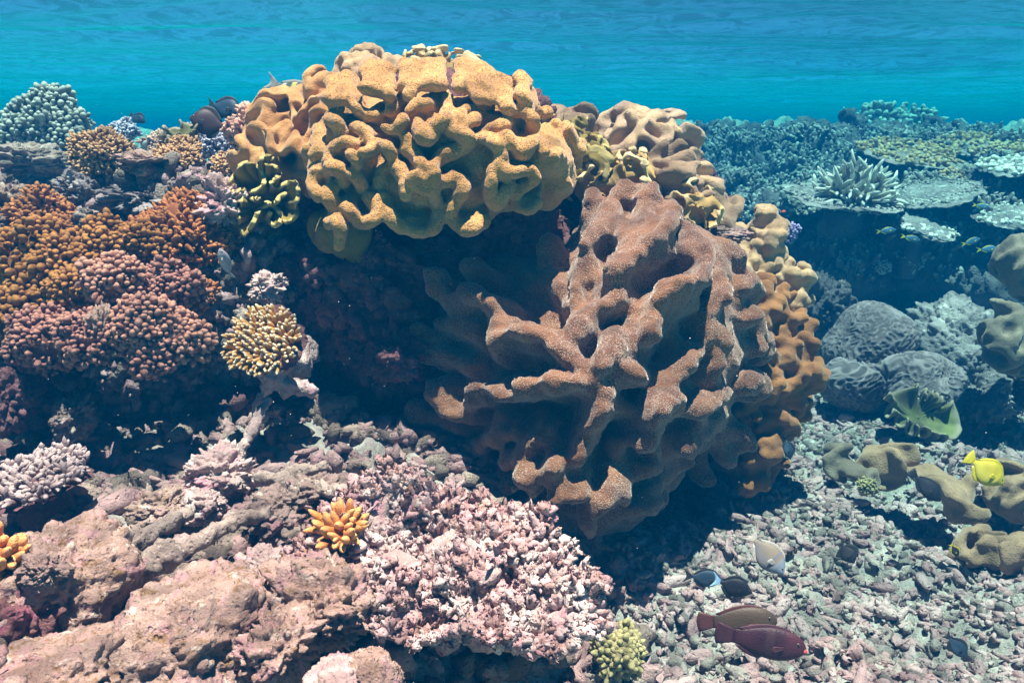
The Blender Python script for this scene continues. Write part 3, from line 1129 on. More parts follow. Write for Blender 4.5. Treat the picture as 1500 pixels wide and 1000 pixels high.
    # knobs and folds over the top and the back, seen only from the side
    for k in range(150):
        c, r = core[g.integers(0, 3)]
        dv = unit(np.array([g.normal(), g.uniform(-0.15, 1.2), g.uniform(0.1, 1.2)]))
        p = c + dv * r
        t = unit(np.cross(dv, g.normal(size=3))) * g.uniform(0.02, 0.05)
        hgt = g.uniform(0.012, 0.042)
        fd.cone(p + dv * hgt - t, p + dv * hgt + t * 0.6, 0.015, 0.016, 0.007)
        fd.cone(p + dv * hgt, p - dv * 0.04, 0.012, 0.022, 0.008)
    V, Q = fd.mesh()
    N = vnormals(V, Q)
    V = V + N * (0.0022 * Waves(143, 0.06, 12)(V) + 0.0009 * Waves(144, 0.022, 12)(V))[:, None]
    return tag(mk("leather_coral", V, Q, M['yellow']), "large golden leather coral with thick meandering lobes overhanging the brown coral", "coral", "folded leather corals on the big coral head")


golden_coral()
L("golden leather coral mound with tight folds at the left shoulder of the coral head",
  [(440, 205, 2.34, 60, 0.18, 38), (400, 235, 2.28, 34, 0.12, 42), (500, 180, 2.36, 60, 0.18, 35), (470, 230, 2.25, 40, 0.12, 36)],
  M['yellow_pale'], wl=0.088, w=0.015, H=0.042, vox=0.006, seed=8, warp=0.015)
tag(knobby("leather_coral", [(540, 118, 2.62, 30, 0.16, 26), (575, 118, 2.7, 24, 0.14, 18), (505, 132, 2.62, 16, 0.1, 18)], M['hump'], 95, 0.016, 0.026, 0.042, 0.0065, 12),
    "pale tan leather coral forming the highest hump of the coral head", "coral", "folded leather corals on the big coral head")
L("tan leather coral lump with rounded purplish knobs, rear right top of the coral head",
  [(940, 232, 2.75, 54, 0.22, 44), (985, 270, 2.7, 34, 0.2, 38), (900, 225, 2.8, 34, 0.2, 38)],
  M['tan_top'], wl=0.09, w=0.019, H=0.048, vox=0.007, seed=17, warp=0.02)
L("small tan leather coral humps peeping over the golden mass beside the olive frills",
  [(790, 178, 2.65, 26, 0.12, 16), (828, 182, 2.6, 28, 0.12, 18)],
  M['tan'], wl=0.13, w=0.018, H=0.03, vox=0.008, seed=19, warp=0.02)
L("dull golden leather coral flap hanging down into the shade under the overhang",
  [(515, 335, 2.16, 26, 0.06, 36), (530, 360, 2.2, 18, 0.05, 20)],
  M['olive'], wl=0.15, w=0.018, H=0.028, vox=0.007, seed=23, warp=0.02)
L("narrow yellow brown leather coral running down the right shoulder of the coral head",
  [(1000, 300, 2.5, 40, 0.12, 20), (1045, 322, 2.5, 32, 0.1, 14), (940, 262, 2.45, 50, 0.14, 16)],
  M['tan'], wl=0.13, w=0.018, H=0.034, vox=0.008, seed=29, warp=0.02)
def K(label, *a, **k):
    return tag(knobby("leather_coral", *a, **k), label, "coral", "folded leather corals on the big coral head")


K("tall orange brown leather coral with knobs, hanging at the right of the brown coral",
  [(1112, 480, 2.55, 42, 0.13, 60), (1152, 540, 2.5, 30, 0.12, 60), (1098, 570, 2.5, 48, 0.14, 82), (1112, 635, 2.48, 32, 0.09, 56), (1100, 680, 2.46, 16, 0.06, 26)],
  M['orange'], 270, 0.012, 0.023, 0.055, vox=0.0065, seed=33)
K("mustard knobby leather coral column above the tall orange brown one",
  [(1112, 360, 2.64, 26, 0.1, 40), (1146, 424, 2.62, 22, 0.1, 30), (1098, 420, 2.6, 26, 0.1, 40)],
  M['hump'], 120, 0.012, 0.021, 0.042, vox=0.0065, seed=37)

def curtain(name, lines, centre, d, mat, seed, deep=0.09, th=0.0042, pull=0.5):
    """Thin coral walls whose winding rims are traced; each wall runs back and inward to the colony's base."""
    c = at(centre[0], centre[1], d + deep)
    Vs, Qs, Ts = [], [], []
    off = 0
    for li, ln in enumerate(lines):
        p = np.array(ln, float)
        for _ in range(3):                                   # corner cutting
            q = np.empty((2 * len(p) - 2, 2))
            q[0::2] = 0.75 * p[:-1] + 0.25 * p[1:]
            q[1::2] = 0.25 * p[:-1] + 0.75 * p[1:]
            p = np.concatenate([p[:1], q, p[-1:]])
        n = len(p)
        wig = 0.016 * np.sin(np.arange(n) * 0.23 + li * 2) + 0.008 * np.sin(np.arange(n) * 0.61)
        rim = np.array([at(x, y, d + w_) for (x, y), w_ in zip(p, wig)])
        base = c + (rim - c) * (1 - pull) * np.array([1, 0.25, 1])
        g_ = np.linspace(0, 1, 14)[:, None, None]
        bulge = np.sin(np.pi * g_) * 0.012
        mid = rim[None] * (1 - g_) + base[None] * g_ + bulge * np.array([0, -0.4, -0.5])
        nr = 14
        i, j = np.meshgrid(np.arange(nr - 1), np.arange(n - 1), indexing='ij')
        q = np.stack([i * n + j, i * n + j + 1, (i + 1) * n + j + 1, (i + 1) * n + j], -1).reshape(-1, 4)
        Vt = mid.reshape(-1, 3)
        N = vnormals(Vt, q)
        gg = np.repeat(np.linspace(0, 1, nr), n)
        t = th * (1.0 + 0.5 * np.exp(-(gg / 0.06) ** 2) + 1.2 * gg)[:, None]
        N2 = len(Vt)
        ring = list(range(n)) + [r * n + n - 1 for r in range(1, nr)] + [(nr - 1) * n + k for k in range(n - 2, -1, -1)] + [r * n for r in range(nr - 2, 0, -1)]
        ring = np.array(ring)
        rn = np.roll(ring, -1)
        Qs += [q + off, q[:, ::-1] + N2 + off, np.stack([ring, ring + N2, rn + N2, rn], -1) + off]
        Vs += [Vt + N * t, Vt - N * t]
        tp = np.clip(1.0 - gg * 1.6, 0, 1)
        Ts += [tp, tp]
        off += 2 * N2
    V0, F0 = ico(4)
    r = np.array([40 * mpp(d), 0.05, 36 * mpp(d)])
    Vs.append(c + V0 * r * (1 + 0.08 * Waves(seed, 0.8, 8)(V0))[:, None])
    Ts.append(np.zeros(len(V0)))
    V = np.concatenate(Vs)
    return mk(name, V, [np.concatenate(Qs), F0 + off], mat, None, {"tip": np.concatenate(Ts), "rnd": np.zeros(len(V))})


_z = lambda l: [(x / 3.0, y / 3.0) for x, y in l]
o = curtain("frilled_leather_coral", [
    _z([(1005, 800), (1000, 830), (1035, 850), (1060, 828), (1090, 845), (1135, 835), (1168, 795), (1150, 740), (1105, 712), (1062, 712), (1030, 755), (1005, 800)]),
    _z([(1140, 715), (1150, 690), (1185, 675), (1200, 690), (1165, 722), (1195, 722), (1235, 745), (1220, 782), (1185, 800), (1215, 832), (1262, 800), (1302, 790), (1305, 825), (1262, 850), (1228, 862), (1215, 892), (1170, 900), (1135, 922), (1122, 960), (1100, 1000), (1070, 1035)]),
    _z([(1170, 890), (1200, 900), (1232, 930), (1238, 975), (1205, 1000), (1175, 965), (1190, 930)]),
    _z([(1000, 830), (1030, 880), (1030, 930), (1050, 960), (1045, 1000), (1070, 1035)]),
    _z([(1300, 800), (1318, 850), (1300, 900), (1312, 940), (1270, 980), (1240, 970)]),
    _z([(1055, 905), (1060, 860), (1085, 850), (1110, 880), (1135, 870)]),
], (388, 292), 2.10, M['frill_olive'], 6)
tag(o, "olive frilled leather coral with pale wavy rims hanging left of the golden mass", "coral", "frilled leather corals on the big coral head")
for (lab, es, mat, sd) in (
        ("cream edged thin ruffled leather coral on the rear top, right of the highest hump", [(655, 108, 2.62, 38, 0.12, 18), (618, 104, 2.66, 22, 0.1, 14)], 'frill_tan', 5),
        ("olive ruffled leather coral between the large golden coral and the purplish topped lump", [(815, 205, 2.40, 30, 0.1, 26), (850, 222, 2.36, 26, 0.1, 20)], 'frill_olive', 8),
        ("lower olive ruffled leather coral, just above the top of the brown coral", [(858, 250, 2.34, 30, 0.08, 18)], 'frill_olive', 9),
        ("tan ruffled leather coral shelf just above the pointed lobes of the brown coral", [(915, 256, 2.36, 42, 0.1, 18), (880, 268, 2.32, 26, 0.08, 12)], 'frill_tan', 11),
        ("small tan ruffled coral at the upper right edge of the brown coral", [(1008, 300, 2.36, 28, 0.08, 16)], 'frill_tan', 14)):
    o = leather("frilled_leather_coral", es, M[mat], wl=0.062, w=0.0075, H=0.034, vox=0.005, seed=sd, warp=0.012, fine=0.0008, lean=0.01, undul=0.008)
    tag(o, lab, "coral", "frilled leather corals on the big coral head")

# ------------------------------------------------------------------ corals of the left reef
M['gold'] = finger_mat("knob_gold", (0.27, 0.10, 0.024), (0.45, 0.20, 0.05), 0.55, 1.0, 0.45, (0.34, 0.13, 0.03))
M['mauve'] = finger_mat("knob_mauve", (0.22, 0.085, 0.07), (0.40, 0.19, 0.14), 0.55, 1.0, 0.45, (0.26, 0.11, 0.09))
M['pinkbrown'] = finger_mat("knob_pink_brown", (0.27, 0.11, 0.08), (0.50, 0.26, 0.185), 0.55, 1.0, 0.4, (0.32, 0.14, 0.09))
M['rust'] = finger_mat("finger_rust", (0.31, 0.10, 0.03), (0.48, 0.19, 0.06), 0.6, 1.0, 0.45, (0.30, 0.09, 0.03))
M['brown_finger'] = finger_mat("finger_brown", (0.40, 0.19, 0.08), (0.62, 0.38, 0.20), 0.6, 1.0, 0.4)
M['pink_finger'] = finger_mat("finger_pink", (0.56, 0.24, 0.17), (0.78, 0.46, 0.36), 0.6, 1.0, 0.35)
M['lavender'] = finger_mat("finger_lavender", (0.36, 0.30, 0.40), (0.66, 0.60, 0.70), 0.55, 1.0, 0.3)
M['white_tip'] = finger_mat("finger_white_tip", (0.58, 0.28, 0.06), (0.92, 0.82, 0.62), 0.78, 1.05, 0.25, (0.48, 0.24, 0.05))
M['pale_table'] = finger_mat("finger_pale", (0.20, 0.125, 0.13), (0.48, 0.36, 0.35), 0.5, 1.0, 0.35)
M['orange_finger'] = finger_mat("finger_orange", (0.60, 0.215, 0.045), (0.76, 0.38, 0.14), 0.6, 1.0, 0.3, (0.48, 0.16, 0.04))
M['cream_finger'] = finger_mat("finger_cream", (0.40, 0.34, 0.28), (0.80, 0.72, 0.64), 0.3, 1.0, 0.35)
M['far_growth'] = finger_mat('far_growth', (0.15, 0.125, 0.12), (0.46, 0.40, 0.37), 0.6, 1.0, 0.75, (0.23, 0.18, 0.16))
M['purple'] = finger_mat("knob_purple", (0.28, 0.17, 0.42), (0.52, 0.38, 0.66), 0.5, 1.0, 0.3)
M['grey_knob'] = finger_mat("knob_grey", (0.30, 0.28, 0.24), (0.52, 0.48, 0.41), 0.5, 1.0, 0.35)
M['green_knob'] = finger_mat("knob_green", (0.22, 0.19, 0.09), (0.40, 0.36, 0.17), 0.5, 1.0, 0.3)


def knob(label, px, py, d, rp, rk_px, mat, seed, lobes=5, spread=0.62, group="knobbly cauliflower corals on the left reef", axis=(0, -0.75, 0.7), long=1.5, flat=0.75):
    g = np.random.default_rng(seed)
    if "left reef top" in group:
        d = snap(px, py + rp * 0.6, d)
    R = rp * mpp(d)
    c = at(px, py, d)
    ls = [(c, R * 0.66)]
    for i in range(lobes):
        a = 2 * np.pi * (i + 0.5 * g.random()) / lobes
        ls.append((c + R * spread * np.array([math.cos(a), 0.25 * g.normal() + 0.25, math.sin(a) * flat]), R * g.uniform(0.36, 0.5)))
    o = knob_coral("cauliflower_coral", ls, rk_px * 0.62 * mpp(d), M[mat], seed, axis, 2.0, long)
    return tag(o, label, "coral", group)


knob("golden cauliflower coral at the left edge of the picture, below the rusty bush", 55, 395, 2.02, 72, 7.5, 'gold', 101, 6)
knob("golden cauliflower coral in the middle of the left cluster, under the grey rock", 150, 368, 2.06, 55, 7, 'gold', 102, 5)
knob("tan cauliflower coral right beside the orange branching bush", 212, 362, 2.04, 42, 6.5, 'gold', 103, 5)
knob("dark gold cauliflower coral lowest at the left edge", 25, 465, 1.96, 62, 8, 'gold', 104, 5)
knob("small bright gold cauliflower coral wedged in the centre of the cluster", 105, 425, 1.93, 40, 7, 'gold', 105, 5)
knob("pinkish cauliflower coral dome standing highest in the front of the cluster", 165, 412, 1.90, 46, 7, 'pinkbrown', 106, 5)
knob("greyish mauve cauliflower coral at the right rear of the cluster, by the thin grey fish", 248, 425, 1.97, 52, 6.5, 'mauve', 107, 6)
knob("mauve cauliflower coral at the lower left, over the dark hollow", 62, 500, 1.86, 56, 6.5, 'mauve', 108, 6)
knob("mauve cauliflower coral left of the pale bare patch", 122, 495, 1.83, 44, 6.8, 'mauve', 109, 5)
knob("pink brown cauliflower coral right of the pale bare patch", 205, 480, 1.84, 52, 7, 'pinkbrown', 110, 6)
knob("pink brown cauliflower coral at the lower right end of the cluster", 258, 495, 1.87, 48, 7.2, 'pinkbrown', 111, 6)
knob("small mauve cauliflower coral hanging lowest, its underside in the dark", 215, 528, 1.83, 34, 6.8, 'mauve', 112, 4)
knob("pale grey cauliflower coral mound on the skyline at the far left", 65, 185, 3.5, 58, 6.5, 'grey_knob', 113, 6, axis=(0, -0.5, 0.85), group="knobbly corals on the far left reef top")
tag(rock("dead_coral_patch", 150, 475, 1.84, 15, 0.03, 30, M['rock_pale'], 5, 5), "smooth pale bare patch between two mauve cauliflower corals", "dead coral")


def branchy(label, px, py, d, rp, n, len_px, r_px, mat, seed, axis=(0, -0.6, 0.8), cosmin=-0.1, flat=0.85, up=0.3, fork=1, group="branching corals on the left reef", name="branching_coral", sides=7, taper=0.75, bend=0.22):
    if group.startswith("branching corals on the left reef") and py < 260:
        d = snap(px, py + rp * 0.6, d)
    m = mpp(d)
    o = finger_coral(name, at(px, py, d), rp * m, axis, n, len_px * m, r_px * m, r_px * m * taper, M[mat], seed, cosmin, flat, up, sides, None, fork, True, bend)
    return tag(o, label, "coral", group)


branchy("orange branching coral bush with stubby fingers, sloping down to the thin grey fish", 262, 352, 2.12, 68, 420, 24, 4.2, 'rust', 121, cosmin=-0.3)
branchy("rust orange coral fringe trailing to the right under the pink crusted rock", 320, 362, 2.16, 34, 160, 20, 4, 'rust', 122)
branchy("dark rusty branching coral bush at the left edge above the golden cluster", 62, 318, 2.35, 44, 260, 22, 4.2, 'rust', 123, cosmin=-0.3)
branchy("second dark rusty bush, right of the first, in front of the grey rock", 92, 335, 2.28, 24, 110, 18, 4, 'rust', 124)
branchy("small orange tuft in the shade beside the white tipped table coral", 298, 430, 2.05, 22, 80, 16, 4, 'rust', 125)
branchy("round brown branching coral dome on the left reef top", 151, 226, 2.9, 42, 420, 16, 3.0, 'brown_finger', 126, axis=(0, -0.65, 0.75), cosmin=-0.3)
branchy("low brown branching coral cushion in front of the green coral", 262, 226, 3.0, 34, 220, 13, 2.8, 'brown_finger', 127, flat=0.6)
branchy("small tan branching coral left of the brown cushion", 232, 212, 3.3, 24, 150, 12, 2.6, 'pink_finger', 128, flat=0.7)
branchy("small ochre branching coral beside the olive frilled coral", 330, 243, 2.5, 20, 120, 12, 3, 'brown_finger', 129)
branchy("lavender white branching coral clump under the dark fish", 320, 217, 2.8, 26, 180, 13, 2.8, 'lavender', 130)
branchy("lavender grey coral clump behind the brown cushion", 290, 198, 3.3, 22, 140, 10, 2.6, 'lavender', 131)
branchy("pink branching coral bush between the dark fish and the golden leather coral", 372, 190, 2.52, 42, 300, 22, 4.4, 'pink_finger', 132, axis=(-0.3, -0.55, 0.8), cosmin=-0.35)
branchy("purple white branching coral behind the round brown dome", 182, 196, 3.4, 22, 140, 11, 2.8, 'lavender', 133)
o = frill("frilled_leather_coral", at(265, 203, snap(265, 225, 3.3)), 17 * mpp(3.0), (0, -0.5, 0.85), M['frill_green'], 31, 6)
tag(o, "small green ruffled coral on the left reef top, under the swimming dark fish", "coral")

# white tipped table coral on its pink stalk
c = at(383, 497, 1.92)
ax = unit(np.array([-0.28, -0.72, 0.55]))
t = empty("table_coral", at(400, 545, 1.98), "golden table coral with dense white tipped branchlets on a pink crusted stalk", "coral")


def table_plate(name, c, axis, ru, rv, th, mat, seed, parent, cup=0.15):
    V0, F0 = ico(5)
    U, W, D = [x[0] for x in frames(np.array([axis], float))]
    rr = 1 + 0.10 * Waves(seed, 1.1, 8)(V0) + 0.05 * Waves(seed + 1, 0.4, 8)(V0)
    rad = np.sqrt(V0[:, 0] ** 2 + V0[:, 1] ** 2)
    z = V0[:, 2] * th * (1 - 0.4 * rad) + cup * ru * rad ** 2
    V = c + (V0[:, 0] * rr * ru)[:, None] * U + (V0[:, 1] * rr * rv)[:, None] * W + z[:, None] * D
    V = V + (0.004 * Waves(seed + 2, 0.03, 10)(V))[:, None] * D
    return mk(name, V, F0, mat, parent)


def plate_points(c, axis, ru, rv, n, seed, cup, rim_out=0.6, jit=0.35):
    g = np.random.default_rng(seed)
    U, W, D = [x[0] for x in frames(np.array([axis], float))]
    i = np.arange(n) + 0.5
    r = np.sqrt(i / n)
    ph = np.pi * (1 + 5 ** 0.5) * i + jit * g.normal(size=n) * 0.5
    x, y = r * np.cos(ph), r * np.sin(ph)
    P = c + (x * ru)[:, None] * U + (y * rv)[:, None] * W + (cup * ru * r ** 2)[:, None] * D
    out = x[:, None] * U + y[:, None] * W
    dr = unit(D[None] + rim_out * out * (r ** 2)[:, None] * 1.4 + 0.14 * g.normal(size=(n, 3)))
    return P, dr, r


m_ = mpp(1.92)
table_plate("plate", c - ax * 0.010, ax, 60 * m_, 50 * m_, 0.012, M['rock_dark'], 41, t, -0.12)
P, dr, r = plate_points(c, ax, 58 * m_, 48 * m_, 300, 42, -0.12, 0.9)
P = P - dr * 0.010
V, Q, tp, idn = fingers(P, dr, 0.032 * (0.8 + 0.4 * np.random.default_rng(4).random(300)), 0.0066, 0.0046, 8, 0.12, 43)
mk("branchlets", V, Q, M['white_tip'], t, {"tip": tp, "rnd": np.random.default_rng(1).random(300)[idn]})
fd = Field(at(383, 497, 2.0) - 0.25, at(383, 497, 2.0) + 0.25, 0.008)
st = [at(388, 510, 1.97), at(400, 545, 1.99), at(420, 565, 2.0), at(465, 574, 2.02)]
for a_, b_, ra, rb in ((st[0], st[1], .035, .024), (st[1], st[2], .026, .018), (st[2], st[3], .016, .008), (st[1], at(385, 590, 2.02), .018, .012), (at(385, 590, 2.02), at(360, 655, 2.0), .015, .012), (st[1], at(440, 520, 2.2), .025, .05)):
    fd.cone(a_, b_, ra, rb, 0.02)
V, Q = fd.mesh()
V = V + vnormals(V, Q) * (0.006 * fbm(V, 44, 0.05, 3))[:, None]
mk("stalk", V, Q, M['rock_pink'], t)

# pale table coral at the far left
t = empty("table_coral", at(70, 760, 1.62), "pale pinkish white table coral of blunt branchlets at the left edge, over a shadowed ledge", "coral")
c = at(58, 690, 1.58)
ax = unit(np.array([0.05, -0.12, 0.99]))
m_ = mpp(1.58)
table_plate("plate", c - ax * 0.014, ax, 80 * m_, 60 * m_, 0.018, M['rock_dark'], 46, t, -0.05)
P, dr, r = plate_points(c, ax, 78 * m_, 58 * m_, 420, 47, -0.05, 0.9, 0.8)
V, Q, tp, idn = fingers(P - dr * 0.012, dr, 0.024 * (0.6 + 0.8 * np.random.default_rng(5).random(420)), 0.0062, 0.0052, 7, 0.35, 48, 0.2)
mk("branchlets", V, Q, M['pale_table'], t, {"tip": tp, "rnd": np.random.default_rng(2).random(420)[idn]})
V, Q, tp, idn = fingers(np.array([at(75, 790, 1.68)]), np.array([unit(np.array([0, -0.1, 1.0]))]), [0.12], [0.06], [0.05], 16, 0.1, 49)
mk("stalk", V, Q, M['rock_dark'], t)

# orange finger corals in the foreground
branchy("bright orange finger coral perched on the left end of the dead table coral", 497, 775, 1.36, 44, 42, 44, 7.2, 'orange_finger', 141, axis=(-0.1, -0.35, 0.93), cosmin=0.05, up=0.25, fork=0, sides=10, taper=0.72, bend=0.15, group="orange finger corals in the foreground")
branchy("orange finger coral cut by the left edge of the picture, against the pale boulder", -6, 815, 1.18, 44, 46, 36, 9, 'orange_finger', 142, axis=(0.3, -0.5, 0.8), cosmin=-0.2, fork=0, sides=10, group="orange finger corals in the foreground")

# ------------------------------------------------------------------ the dead table coral slab
def dead_table():
    t = empty("dead_table_coral", at(650, 930, 1.5), "broad dead table coral slab with pink and white knobs, below the brown coral", "dead coral")
    # outline traced in the photograph, laid on an inclined plate
    out = [(432, 805), (470, 775), (535, 725), (580, 708), (640, 728), (700, 725), (735, 735), (785, 752), (800, 790), (828, 803), (820, 840), (860, 862), (884, 905), (850, 925), (785, 948), (720, 950), (660, 925), (605, 922), (550, 905), (545, 870), (500, 862), (455, 838)]
    n0 = unit(np.array([0.02, -0.42, 0.9]))
    p0 = at(650, 830, 1.34)

    def onplate(px, py):
        r = at(px, py, 1.0)
        s = (p0 @ n0) / (r @ n0)
        return r * s
    poly = np.array([onplate(*p) for p in out])
    U = unit(np.cross(n0, np.array([0, 1.0, 0])))
    U = -U if U[0] < 0 else U
    Wv = np.cross(n0, U)
    P2 = np.stack([(poly - p0) @ U, (poly - p0) @ Wv], 1)

    def sd(q):
        d = np.full(len(q), 1e9)
        ins = np.zeros(len(q), bool)
        for i in range(len(P2)):
            a, b = P2[i], P2[(i + 1) % len(P2)]
            e = b - a
            w = q - a
            tt = np.clip((w @ e) / (e @ e), 0, 1)
            d = np.minimum(d, np.linalg.norm(w - tt[:, None] * e, axis=1))
            c1 = (a[1] > q[:, 1]) != (b[1] > q[:, 1])
            xx = (b[0] - a[0]) * (q[:, 1] - a[1]) / (b[1] - a[1] + 1e-12) + a[0]
            ins ^= c1 & (q[:, 0] < xx)
        return np.where(ins, -d, d)
    g = np.random.default_rng(9)
    # plate body
    h = 0.008
    lo2, hi2 = P2.min(0) - 0.05, P2.max(0) + 0.05
    nu, nv = ((hi2 - lo2) / h).astype(int)
    us, vs = lo2[0] + h * np.arange(nu), lo2[1] + h * np.arange(nv)
    GU, GV = np.meshgrid(us, vs, indexing='ij')
    S = sd(np.stack([GU.ravel(), GV.ravel()], 1)).reshape(GU.shape)
    zs = np.arange(-0.09, 0.07, h)
    G3 = np.stack([GU, GV, np.zeros_like(GU)], -1)
    top = 0.016 * Waves(51, 0.16, 10)(G3) + 0.010 * Waves(52, 0.07, 10)(G3)
    fd = Field((lo2[0], lo2[1], zs[0]), (us[-1], vs[-1], zs[-1]), h)
    zz = fd.ax[2][None, None, :]
    nu, nv = min(len(fd.ax[0]), nu), min(len(fd.ax[1]), nv)
    thick = 0.02 + 0.03 * sstep(0.0, -0.10, S)
    f = smax(S[:nu, :nv, None] + 0 * zz, np.abs(zz - top[:nu, :nv, None] + thick[:nu, :nv, None]) - thick[:nu, :nv, None], 0.02)
    fd.f = np.full(tuple(fd.n), 1.0, np.float32)
    fd.f[:nu, :nv] = f
    V, Q = fd.mesh()
    V = V + vnormals(V, Q) * (0.008 * fbm(V, 53, 0.06, 4, 0.6, 'b'))[:, None]
    tow = lambda A: p0 + A[:, :1] * U + A[:, 1:2] * Wv + A[:, 2:3] * n0
    mk("plate", tow(V), Q, M['rock_pink'], t)
    # stubby knobs all over
    n = 2600
    q = lo2 + g.random((n * 3, 2)) * (hi2 - lo2)
    s = sd(q)
    dens = np.clip(Waves(55, 0.13, 10)(np.stack([q[:, 0], q[:, 1], 0 * s], 1)) * 0.5 + 0.62, 0.12, 1)
    dens = np.where(s > -0.035, 1.0, dens)
    keep = (s < 0.004) & (g.random(len(s)) < dens)
    q, s = q[keep][:1500], s[keep][:1500]
    tz = 0.016 * Waves(51, 0.16, 10)(np.stack([q[:, 0], q[:, 1], 0 * s], 1)) + 0.010 * Waves(52, 0.07, 10)(np.stack([q[:, 0], q[:, 1], 0 * s], 1))
    n = len(q)
    B = tow(np.stack([q[:, 0], q[:, 1], tz - 0.012], 1))
    cen = tow(np.zeros((1, 3)))[0]
    outv = unit(B - cen)
    rim = sstep(-0.06, 0.0, s)
    D = unit(n0[None] + outv * (0.2 + 0.7 * rim[:, None]) + 0.35 * g.normal(size=(n, 3)))
    Ls = (0.016 + 0.022 * g.random(n))
    rr = 0.0036 + 0.0050 * g.random(n) ** 1.7
    V, Q, tp, idn = fingers(B, D, Ls, rr * 1.25, rr * 0.95, 8, 0.35, 56, 0.18)
    # lumps at the ends of some knobs
    V2, F2, id2 = blobs(B + D * (Ls * g.uniform(0.3, 0.95, n))[:, None], D, rr * 1.2, rr * 1.1, rr * 1.3, 2, 57, 0.45)
    V = np.concatenate([V, V2])
    V = V + 0.0012 * g.normal(size=V.shape)
    rn = g.random(n)
    mk("knobs", V, [Q, F2 + len(tp)], M['knob_crust'], t, {"tip": np.concatenate([tp, np.full(len(V2), 0.9)]), "rnd": np.concatenate([rn[idn], rn[id2]])})
    # leg
    fd = Field(at(680, 960, 1.5) - 0.4, at(680, 960, 1.5) + 0.4, 0.011)
    fd.cone(p0 - n0 * 0.19 + np.array([0.03, 0.05, 0]), p0 - np.array([-0.05, -0.08, 0.45]), 0.13, 0.12, 0.03)
    fd.cone(p0 - n0 * 0.15 + np.array([-0.14, 0.05, 0]), p0 - np.array([0.15, -0.08, 0.35]), 0.09, 0.12, 0.03)
    V, Q = fd.mesh()
    V = V + vnormals(V, Q) * (0.014 * fbm(V, 58, 0.12, 4, 0.55, 'b'))[:, None]
    mk("stalk", V, Q, M['rock_dark'], t)
    return onplate


tk = NT("knob_crust")
_c = tk.mix(tk.ramp(tk.attr("rnd"), 0.0, 1.0), (0.34, 0.20, 0.19), (0.54, 0.39, 0.35))
_c = tk.mix(tk.ramp(tk.attr("rnd"), 0.50, 0.56, 0, 0.8), _c, (0.60, 0.40, 0.40))
_c = tk.mix(tk.ramp(tk.noise(22, 5), 0.52, 0.64, 0, 0.7), _c, (0.52, 0.30, 0.32))
_c = tk.mix(tk.ramp(tk.noise(33, 6, 0.7), 0.57, 0.66, 0, 0.8), _c, (0.30, 0.16, 0.08))
_c = tk.mix(tk.math('MULTIPLY', tk.ramp(tk.attr("tip"), 0.45, 0.95), tk.ramp(tk.noise(15, 3), 0.46, 0.68)), _c, (0.78, 0.66, 0.62))
_h = tk.math('ADD', tk.noise(150, 5, 0.7), tk.ramp(tk.voro(130).outputs["Distance"], 0.1, 0.4))
M['knob_crust'] = tk.done(_c, 0.85, tk.bump(_h, 0.9, 0.006), 0.15)
dead_table()


# ------------------------------------------------------------------ rocks, rubble and dead branches
def bed_at(px, py):
    """photo pixel -> point where its ray meets the sea bed"""
    lo, hi = 0.3, 12.0
    ds = np.linspace(lo, hi, 1200)
    P = ds[:, None] * at(px, py, 1.0)[None]
    k = np.argmax(P[:, 2] < bed_h(P[:, 0], P[:, 1]))
    return P[k]


def boulder(label, px, py, d, rx, ry, rz, mat, seed, group="boulders in the left foreground", cat="rock", **kw):
    if group == "rocks on the left reef":
        d = snap(px, py + rz * 0.5, d)
    return tag(rock("boulder", px, py, d, rx, ry, rz, M[mat], seed, **kw), label, cat, group)


boulder("pale pink boulder at the left edge, dark underneath, below the pale table coral", 92, 862, 1.28, 88, 0.11, 88, 'rock_pale', 201, amp=0.18, knob=0.06, fine=0.015)
boulder("dark knobby rock leaning on the front of the pale pink boulder", 62, 835, 1.17, 30, 0.03, 26, 'rock', 202)
boulder("large tan boulder speckled with ochre algae, left of the dead table coral", 270, 945, 1.22, 112, 0.15, 96, 'rock_pale', 203, amp=0.13, knob=0.05, fine=0.012)
boulder("low pale boulder in the bottom left corner", 85, 1000, 1.08, 95, 0.10, 52, 'rock_pale', 204, amp=0.14, knob=0.05, fine=0.015)
boulder("dark boulder in the shade at the bottom left edge", 5, 930, 1.2, 80, 0.1, 80, 'rock_dark', 205)
boulder("smooth whitish stone standing behind the dead branches", 322, 698, 1.72, 46, 0.06, 34, 'rock_pink', 206, amp=0.28)
boulder("flat cream stone left of the smooth whitish stone", 238, 745, 1.62, 46, 0.07, 26, 'rock_pale', 207)
boulder("brown lump just under the smooth whitish stone", 300, 740, 1.62, 32, 0.05, 22, 'rock_pink', 208)
boulder("grey brown rock between the dead branches and the orange finger coral", 410, 745, 1.6, 40, 0.07, 26, 'rock', 209)
boulder("knobby grey rock behind the orange finger coral", 470, 725, 1.62, 44, 0.06, 26, 'rock', 210, amp=0.3)
boulder("pinkish ground rock left of the dead table coral", 385, 850, 1.38, 52, 0.06, 30, 'rock_pink', 211, amp=0.28, knob=0.16)
boulder("warm tan rock beside the bottom of the dead table coral", 470, 900, 1.28, 70, 0.08, 62, 'rock_pale', 212, amp=0.26, knob=0.16)
boulder("small purple crusted stone under the dead branch", 290, 842, 1.42, 20, 0.03, 12, 'rock_pink', 213)
boulder("pale rounded rock low in the foreground, right of the ochre speckled boulder", 405, 945, 1.2, 52, 0.06, 46, 'rock_pale', 214, amp=0.24)
boulder("shaded lump on the left slope below the golden cluster", 110, 610, 1.9, 26, 0.06, 30, 'rock', 215)
boulder("shaded round rock on the left edge, under the cauliflower corals", 12, 590, 1.85, 28, 0.08, 40, 'rock_dark', 216)
